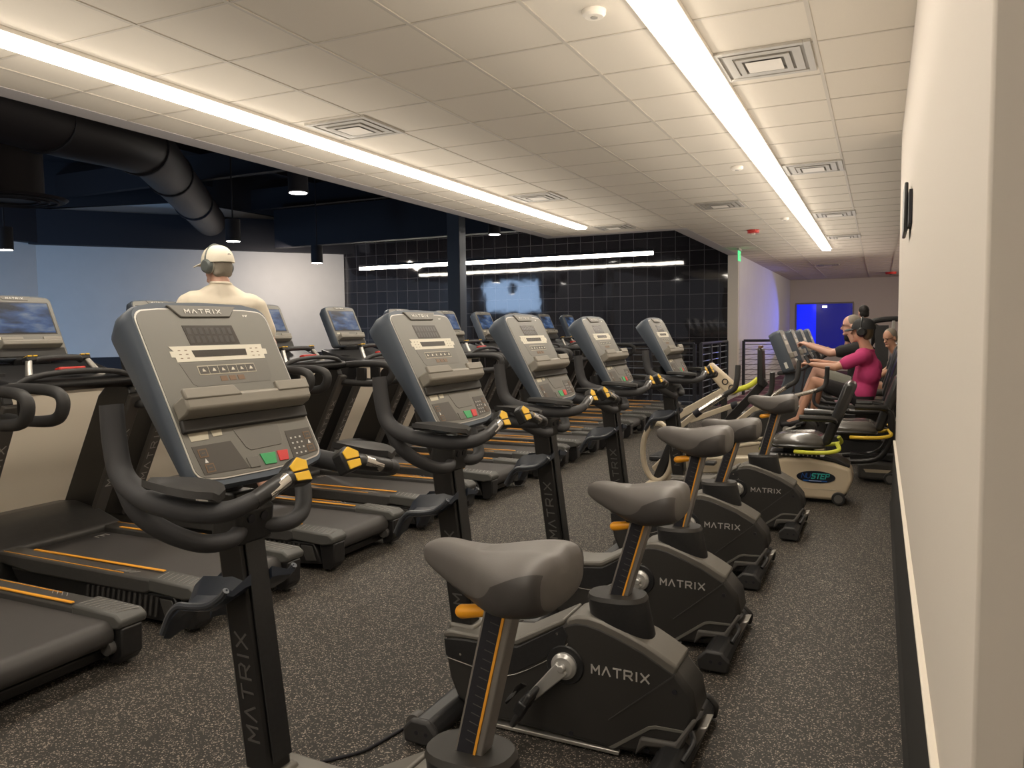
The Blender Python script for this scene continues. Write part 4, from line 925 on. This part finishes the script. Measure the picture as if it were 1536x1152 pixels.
    if phones:
        ph = MB().tube([hp(.101*math.sin(a), -.0, .005+.142*math.cos(a)) for a in [math.radians(-92+184*i/16) for i in range(17)]], .010, 8, 0).build('headphones', phones, root)
        for q in (-1, 1):
            MB().tube([hp(q*.082, -.005, -.008), hp(q*.108, -.005, -.008), hp(q*.118, -.005, -.008)], [.050, .047, .034], 20, 0).build('ear_cup', phones, ph)
            MB().tube([hp(q*.076, -.005, -.008), hp(q*.086, -.005, -.008)], [.054, .054], 20, 0).build('ear_cushion', 'vent' if phones == 'hp' else 'black', ph)
    if glasses:
        gl = MB()
        for q in (-1, 1):
            gl.tube([hp(q*.032+.024*math.cos(a), .102, .008+.018*math.sin(a)) for a in [2*PI*i/14 for i in range(14)]], .002, 6, 0, closed=True); gl.cyl(hp(q*.056, .1, .012), hp(q*.08, 0, .01), .002, 6)
        gl.build('glasses', 'black', root)
    # shirt
    S_ = MB(); g_ = .016
    S_.capsule(hl+V((0, 0, .05)), .115*k_+g_, hr+V((0, 0, .05)), .115*k_+g_); S_.capsule(pel+V((0, 0, .03)), .13*k_+g_, che, .132*k_+g_)
    S_.capsule(sl+ax*.05, .085*k_+g_, sr-ax*.05, .085*k_+g_); S_.capsule(che-ax*.07-V((0, 0, .06)), .12*k_+g_, che+ax*.07-V((0, 0, .06)), .12*k_+g_)
    S_.capsule(che, .105+g_, nk-V((0, 0, .035)), .062+g_)
    for s_ in (sl, sr): S_.capsule(nk-V((0, 0, .05)), .066+g_*.6, s_*.65+nk*.35-V((0, 0, .05)), .066+g_)
    for s_, e_ in ((sl, j['el']), (sr, j['er'])): S_.capsule(s_, .058*k_+g_, s_*.38+e_*.62, .058*k_+g_)
    rm(S_.build('shirt', shirt, root), .010, 5)
    MB().tube([nk+V((0, 0, -.005))+(ax*math.cos(a)*.068+ax.cross(V((0, 0, 1)))*math.sin(a)*.068) for a in [2*PI*i/18 for i in range(18)]], .010, 8, 0, closed=True).build('collar', shirt, root)
    P_ = MB(); P_.capsule(hl, .118*k_+.012, hr, .118*k_+.012)
    for h_, kn, an in ((hl, j['kl'], j['al']), (hr, j['kr'], j['ar'])):
        e = kn if longleg else h_*.30+kn*.70
        P_.capsule(h_, .100*k_+.012, e, .072*k_+.012)
        if longleg: P_.capsule(kn, .075, an, .055)
    rm(P_.build('trousers' if longleg else 'shorts', bottom, root), .010, 5)
    for s_, an in (('l', j['al']), ('r', j['ar'])):
        fd = j.get('f'+s_, V((-1, 0, -.15))).normalized() if ('f'+s_) in j else V((-1, 0, -.12)).normalized()
        q = an-V((0, 0, .045)); m = MB(); m.capsule(q-fd*.045, .042, q+fd*.16, .036); m.capsule(q-fd*.03+V((0, 0, .02)), .045, q+fd*.06, .043)
        rm(m.build('shoe', shoes, root), .008, 3)
    return root

# man on the third treadmill, walking away to the left
def jd(dx=0, dz=0, **k): return {a: V(b)+V((dx, 0, dz)) for a, b in k.items()}
person('person', 'man in a cream shirt, cream cap and grey headphones walking on the third treadmill',
       jd(pel=(-4.20, 4.22, 1.20), che=(-4.23, 4.22, 1.58), nk=(-4.235, 4.20, 1.86), hd=(-4.265, 4.20, 1.980), sl=(-4.39, 4.04, 1.71), sr=(-4.07, 4.37, 1.685),
          el=(-4.46, 3.99, 1.43), wl=(-4.66, 4.06, 1.30), er=(-4.01, 4.44, 1.41), wr=(-4.20, 4.55, 1.25), kl=(-4.42, 4.15, .76), al=(-4.30, 4.15, .36), kr=(-4.20, 4.32, .75), ar=(-4.02, 4.34, .37)),
       (-.99, .02, -.04), skin='skinlt', shirt='shirtw', bottom='trousers', hair='hairgrey', hairlen=.012, cap='capw', phones='hp')
# woman in pink on the first recumbent bike
person('person', 'woman in a pink shirt, black cap and headphones pedalling a recumbent bike',
       jd(dx=-.14, dz=-.02, pel=(-.02, 9.25, .75), che=(.04, 9.25, 1.06), nk=(.02, 9.25, 1.26), hd=(-.03, 9.25, 1.46), sl=(-.02, 9.07, 1.19), sr=(-.02, 9.43, 1.19),
          el=(-.28, 9.00, 1.08), wl=(-.52, 9.04, 1.11), er=(-.28, 9.50, 1.08), wr=(-.52, 9.46, 1.13), kl=(-.50, 9.14, .92), al=(-.66, 9.14, .50), kr=(-.46, 9.36, .88), ar=(-.54, 9.38, .46)),
       (-.98, .12, 0), skin='skin', shirt='pink', bottom='shorts', hair='hairbrown', hairlen=.02, cap='capb', phones='hpb', shoes='shoeb', female=True)
person('person', 'man with glasses and grey shorts on a recumbent bike, half hidden by the pink shirt',
       jd(dx=-.2, dz=-.03, pel=(-.02, 10.45, .77), che=(.0, 10.45, 1.10), nk=(-.04, 10.45, 1.33), hd=(-.12, 10.45, 1.53), sl=(-.04, 10.25, 1.25), sr=(-.04, 10.65, 1.25),
          el=(-.34, 10.2, 1.20), wl=(-.60, 10.25, 1.30), er=(-.34, 10.7, 1.20), wr=(-.60, 10.65, 1.30), kl=(-.50, 10.34, .98), al=(-.68, 10.34, .56), kr=(-.46, 10.56, .90), ar=(-.54, 10.58, .48)),
       (-.99, -.05, -.05), skin='skinlt', shirt='blackshirt', bottom='shortsg', hair='hairgrey', shoes='shoe', glasses=True)
person('person', 'dark haired man in a black top standing farther back, only his head above the others',
       jd(pel=(-.27, 15.0, .98), che=(-.27, 15.0, 1.31), nk=(-.27, 15.0, 1.53), hd=(-.27, 15.0, 1.72), sl=(-.07, 15.0, 1.45), sr=(-.47, 15.0, 1.45),
          el=(-.02, 15.05, 1.18), wl=(-.06, 15.2, .98), er=(-.52, 15.05, 1.18), wr=(-.48, 15.2, .98), kl=(-.17, 15.0, .52), al=(-.17, 15.0, .09), kr=(-.37, 15.0, .52), ar=(-.37, 15.0, .09)),
       (-.5, .85, 0), skin='skinlt', shirt='blackshirt', bottom='shorts', hair='hairdark', shoes='shoeb', fist=False)
person('person', 'grey haired person in a taupe shirt leaning forward by the right wall',
       jd(pel=(.42, 12.6, .62), che=(.34, 12.55, .94), nk=(.22, 12.5, 1.13), hd=(.13, 12.45, 1.32), sl=(.30, 12.35, 1.06), sr=(.26, 12.75, 1.06),
          el=(.14, 12.25, .86), wl=(-.02, 12.35, .76), er=(.12, 12.8, .86), wr=(-.02, 12.7, .76), kl=(.02, 12.45, .62), al=(.0, 12.45, .12), kr=(.02, 12.75, .62), ar=(.0, 12.75, .12)),
       (-.55, -.6, -.25), skin='skin', shirt='greyshirt', bottom='shorts', hair='hairgrey', shoes='shoe', glasses=True)
t = thing('bench', 'low padded bench under the grey haired person', 'bench', (.42, 12.6, 0))
MB().box((0, 0, .44), (.34, .7, .08)).build('pad', 'vinyl', t, bevel=.02)
for sd in (-1, 1): MB().box((0, sd*.28, .2), (.3, .06, .40)).build('leg', 'silver', t, bevel=.006)

# ================================================================== LIGHT
def area(n, loc, rot, sx, sy, p, col=(1, 1, 1)):
    l = bpy.data.lights.new(n, 'AREA'); l.shape = 'RECTANGLE'; l.size = sx; l.size_y = sy; l.energy = p; l.color = col
    o = bpy.data.objects.new(n, l); C.objects.link(o); o.location = loc; o.rotation_euler = rot; return o
def spot(n, loc, tgt, p, ang, blend, col, r=.1):
    l = bpy.data.lights.new(n, 'SPOT'); l.energy = p; l.spot_size = ang; l.spot_blend = blend; l.color = col; l.shadow_soft_size = r
    o = bpy.data.objects.new(n, l); C.objects.link(o); o.location = loc
    o.rotation_euler = (V(tgt)-V(loc)).to_track_quat('-Z', 'Y').to_euler(); return o
# unseen area lamps added as daylight washing the back wall blue, pendants, and the blue studio beyond the far window
area('daylight', (-13.2, 8.2, .2), (math.radians(100), 0, math.radians(42)), 3.0, 1.2, 55, (.30, .58, 1))
area('daylight', (-15.0, 3.0, 3.0), (math.radians(80), 0, math.radians(10)), 3.0, 1.4, 50, (.45, .66, 1))
for (x, y, z) in ((-9.77, 10, 3.0), (-10.7, 13.3, 2.92), (-12.6, 8, 2.84), (-6.45, 7.7, 3.17), (-6.8, 13.8, 3.32)): spot('pendant_lamp', (x, y, z-.02), (x, y, -4), 120, 2.4, .6, (1, .9, .8))
area('wall_wash', (-12.6, 15.0, 3.45), (math.radians(28), 0, math.radians(52)), 1.4, .4, 38, (1, .88, .76))  # lamp added without a fixture to brighten the back wall
spot('blue_studio', (-.6, 27.9, 1.6), (-2.8, 23.0, 1.80), 380, .55, .6, (.10, .14, 1), .02)
area('ceiling_bounce', (-1.0, 8.0, 2.2), (PI, 0, 0), 1.6, 22, 62, (1, .92, .82))  # pair of added uplights without fixtures, standing in for bounced light
area('ceiling_bounce', (-4.0, 4.0, 2.35), (PI, 0, 0), 1.2, 16, 42, (1, .92, .82))
area('corridor_fill', (1.9, 21.5, 2.9), (0, math.radians(55), 0), 1.0, 8, 95, (1, .88, .76))  # added fill with no fixture, out of view, brightens the far corridor
wd = bpy.data.worlds.new('world'); bpy.context.scene.world = wd; wd.use_nodes = True
wd.node_tree.nodes['Background'].inputs[0].default_value = (.5, .5, .55, 1); wd.node_tree.nodes['Background'].inputs[1].default_value = .15

# ================================================================== CAMERA
cam = bpy.data.cameras.new('camera'); co = bpy.data.objects.new('camera', cam); C.objects.link(co)
cam.sensor_width = 36; cam.lens = 36*1178/1536; cam.clip_end = 100; cam.clip_start = .05
RR = [[0.90587869, 0.01760796, -0.42317108], [0.42334824, -0.0674903, 0.90344968], [-0.01265204, -0.99756454, -0.06859232]]   # world = RR @ (image x, image down, depth)
Mx = Matrix(((RR[0][0], -RR[0][1], -RR[0][2], 0), (RR[1][0], -RR[1][1], -RR[1][2], 0), (RR[2][0], -RR[2][1], -RR[2][2], 1.5), (0, 0, 0, 1)))
co.matrix_world = Mx
bpy.context.scene.camera = co
sc = bpy.context.scene
sc.view_settings.view_transform = 'Standard'; sc.view_settings.look = 'AgX - Medium High Contrast' if False else 'None'
sc.view_settings.exposure = 0.92
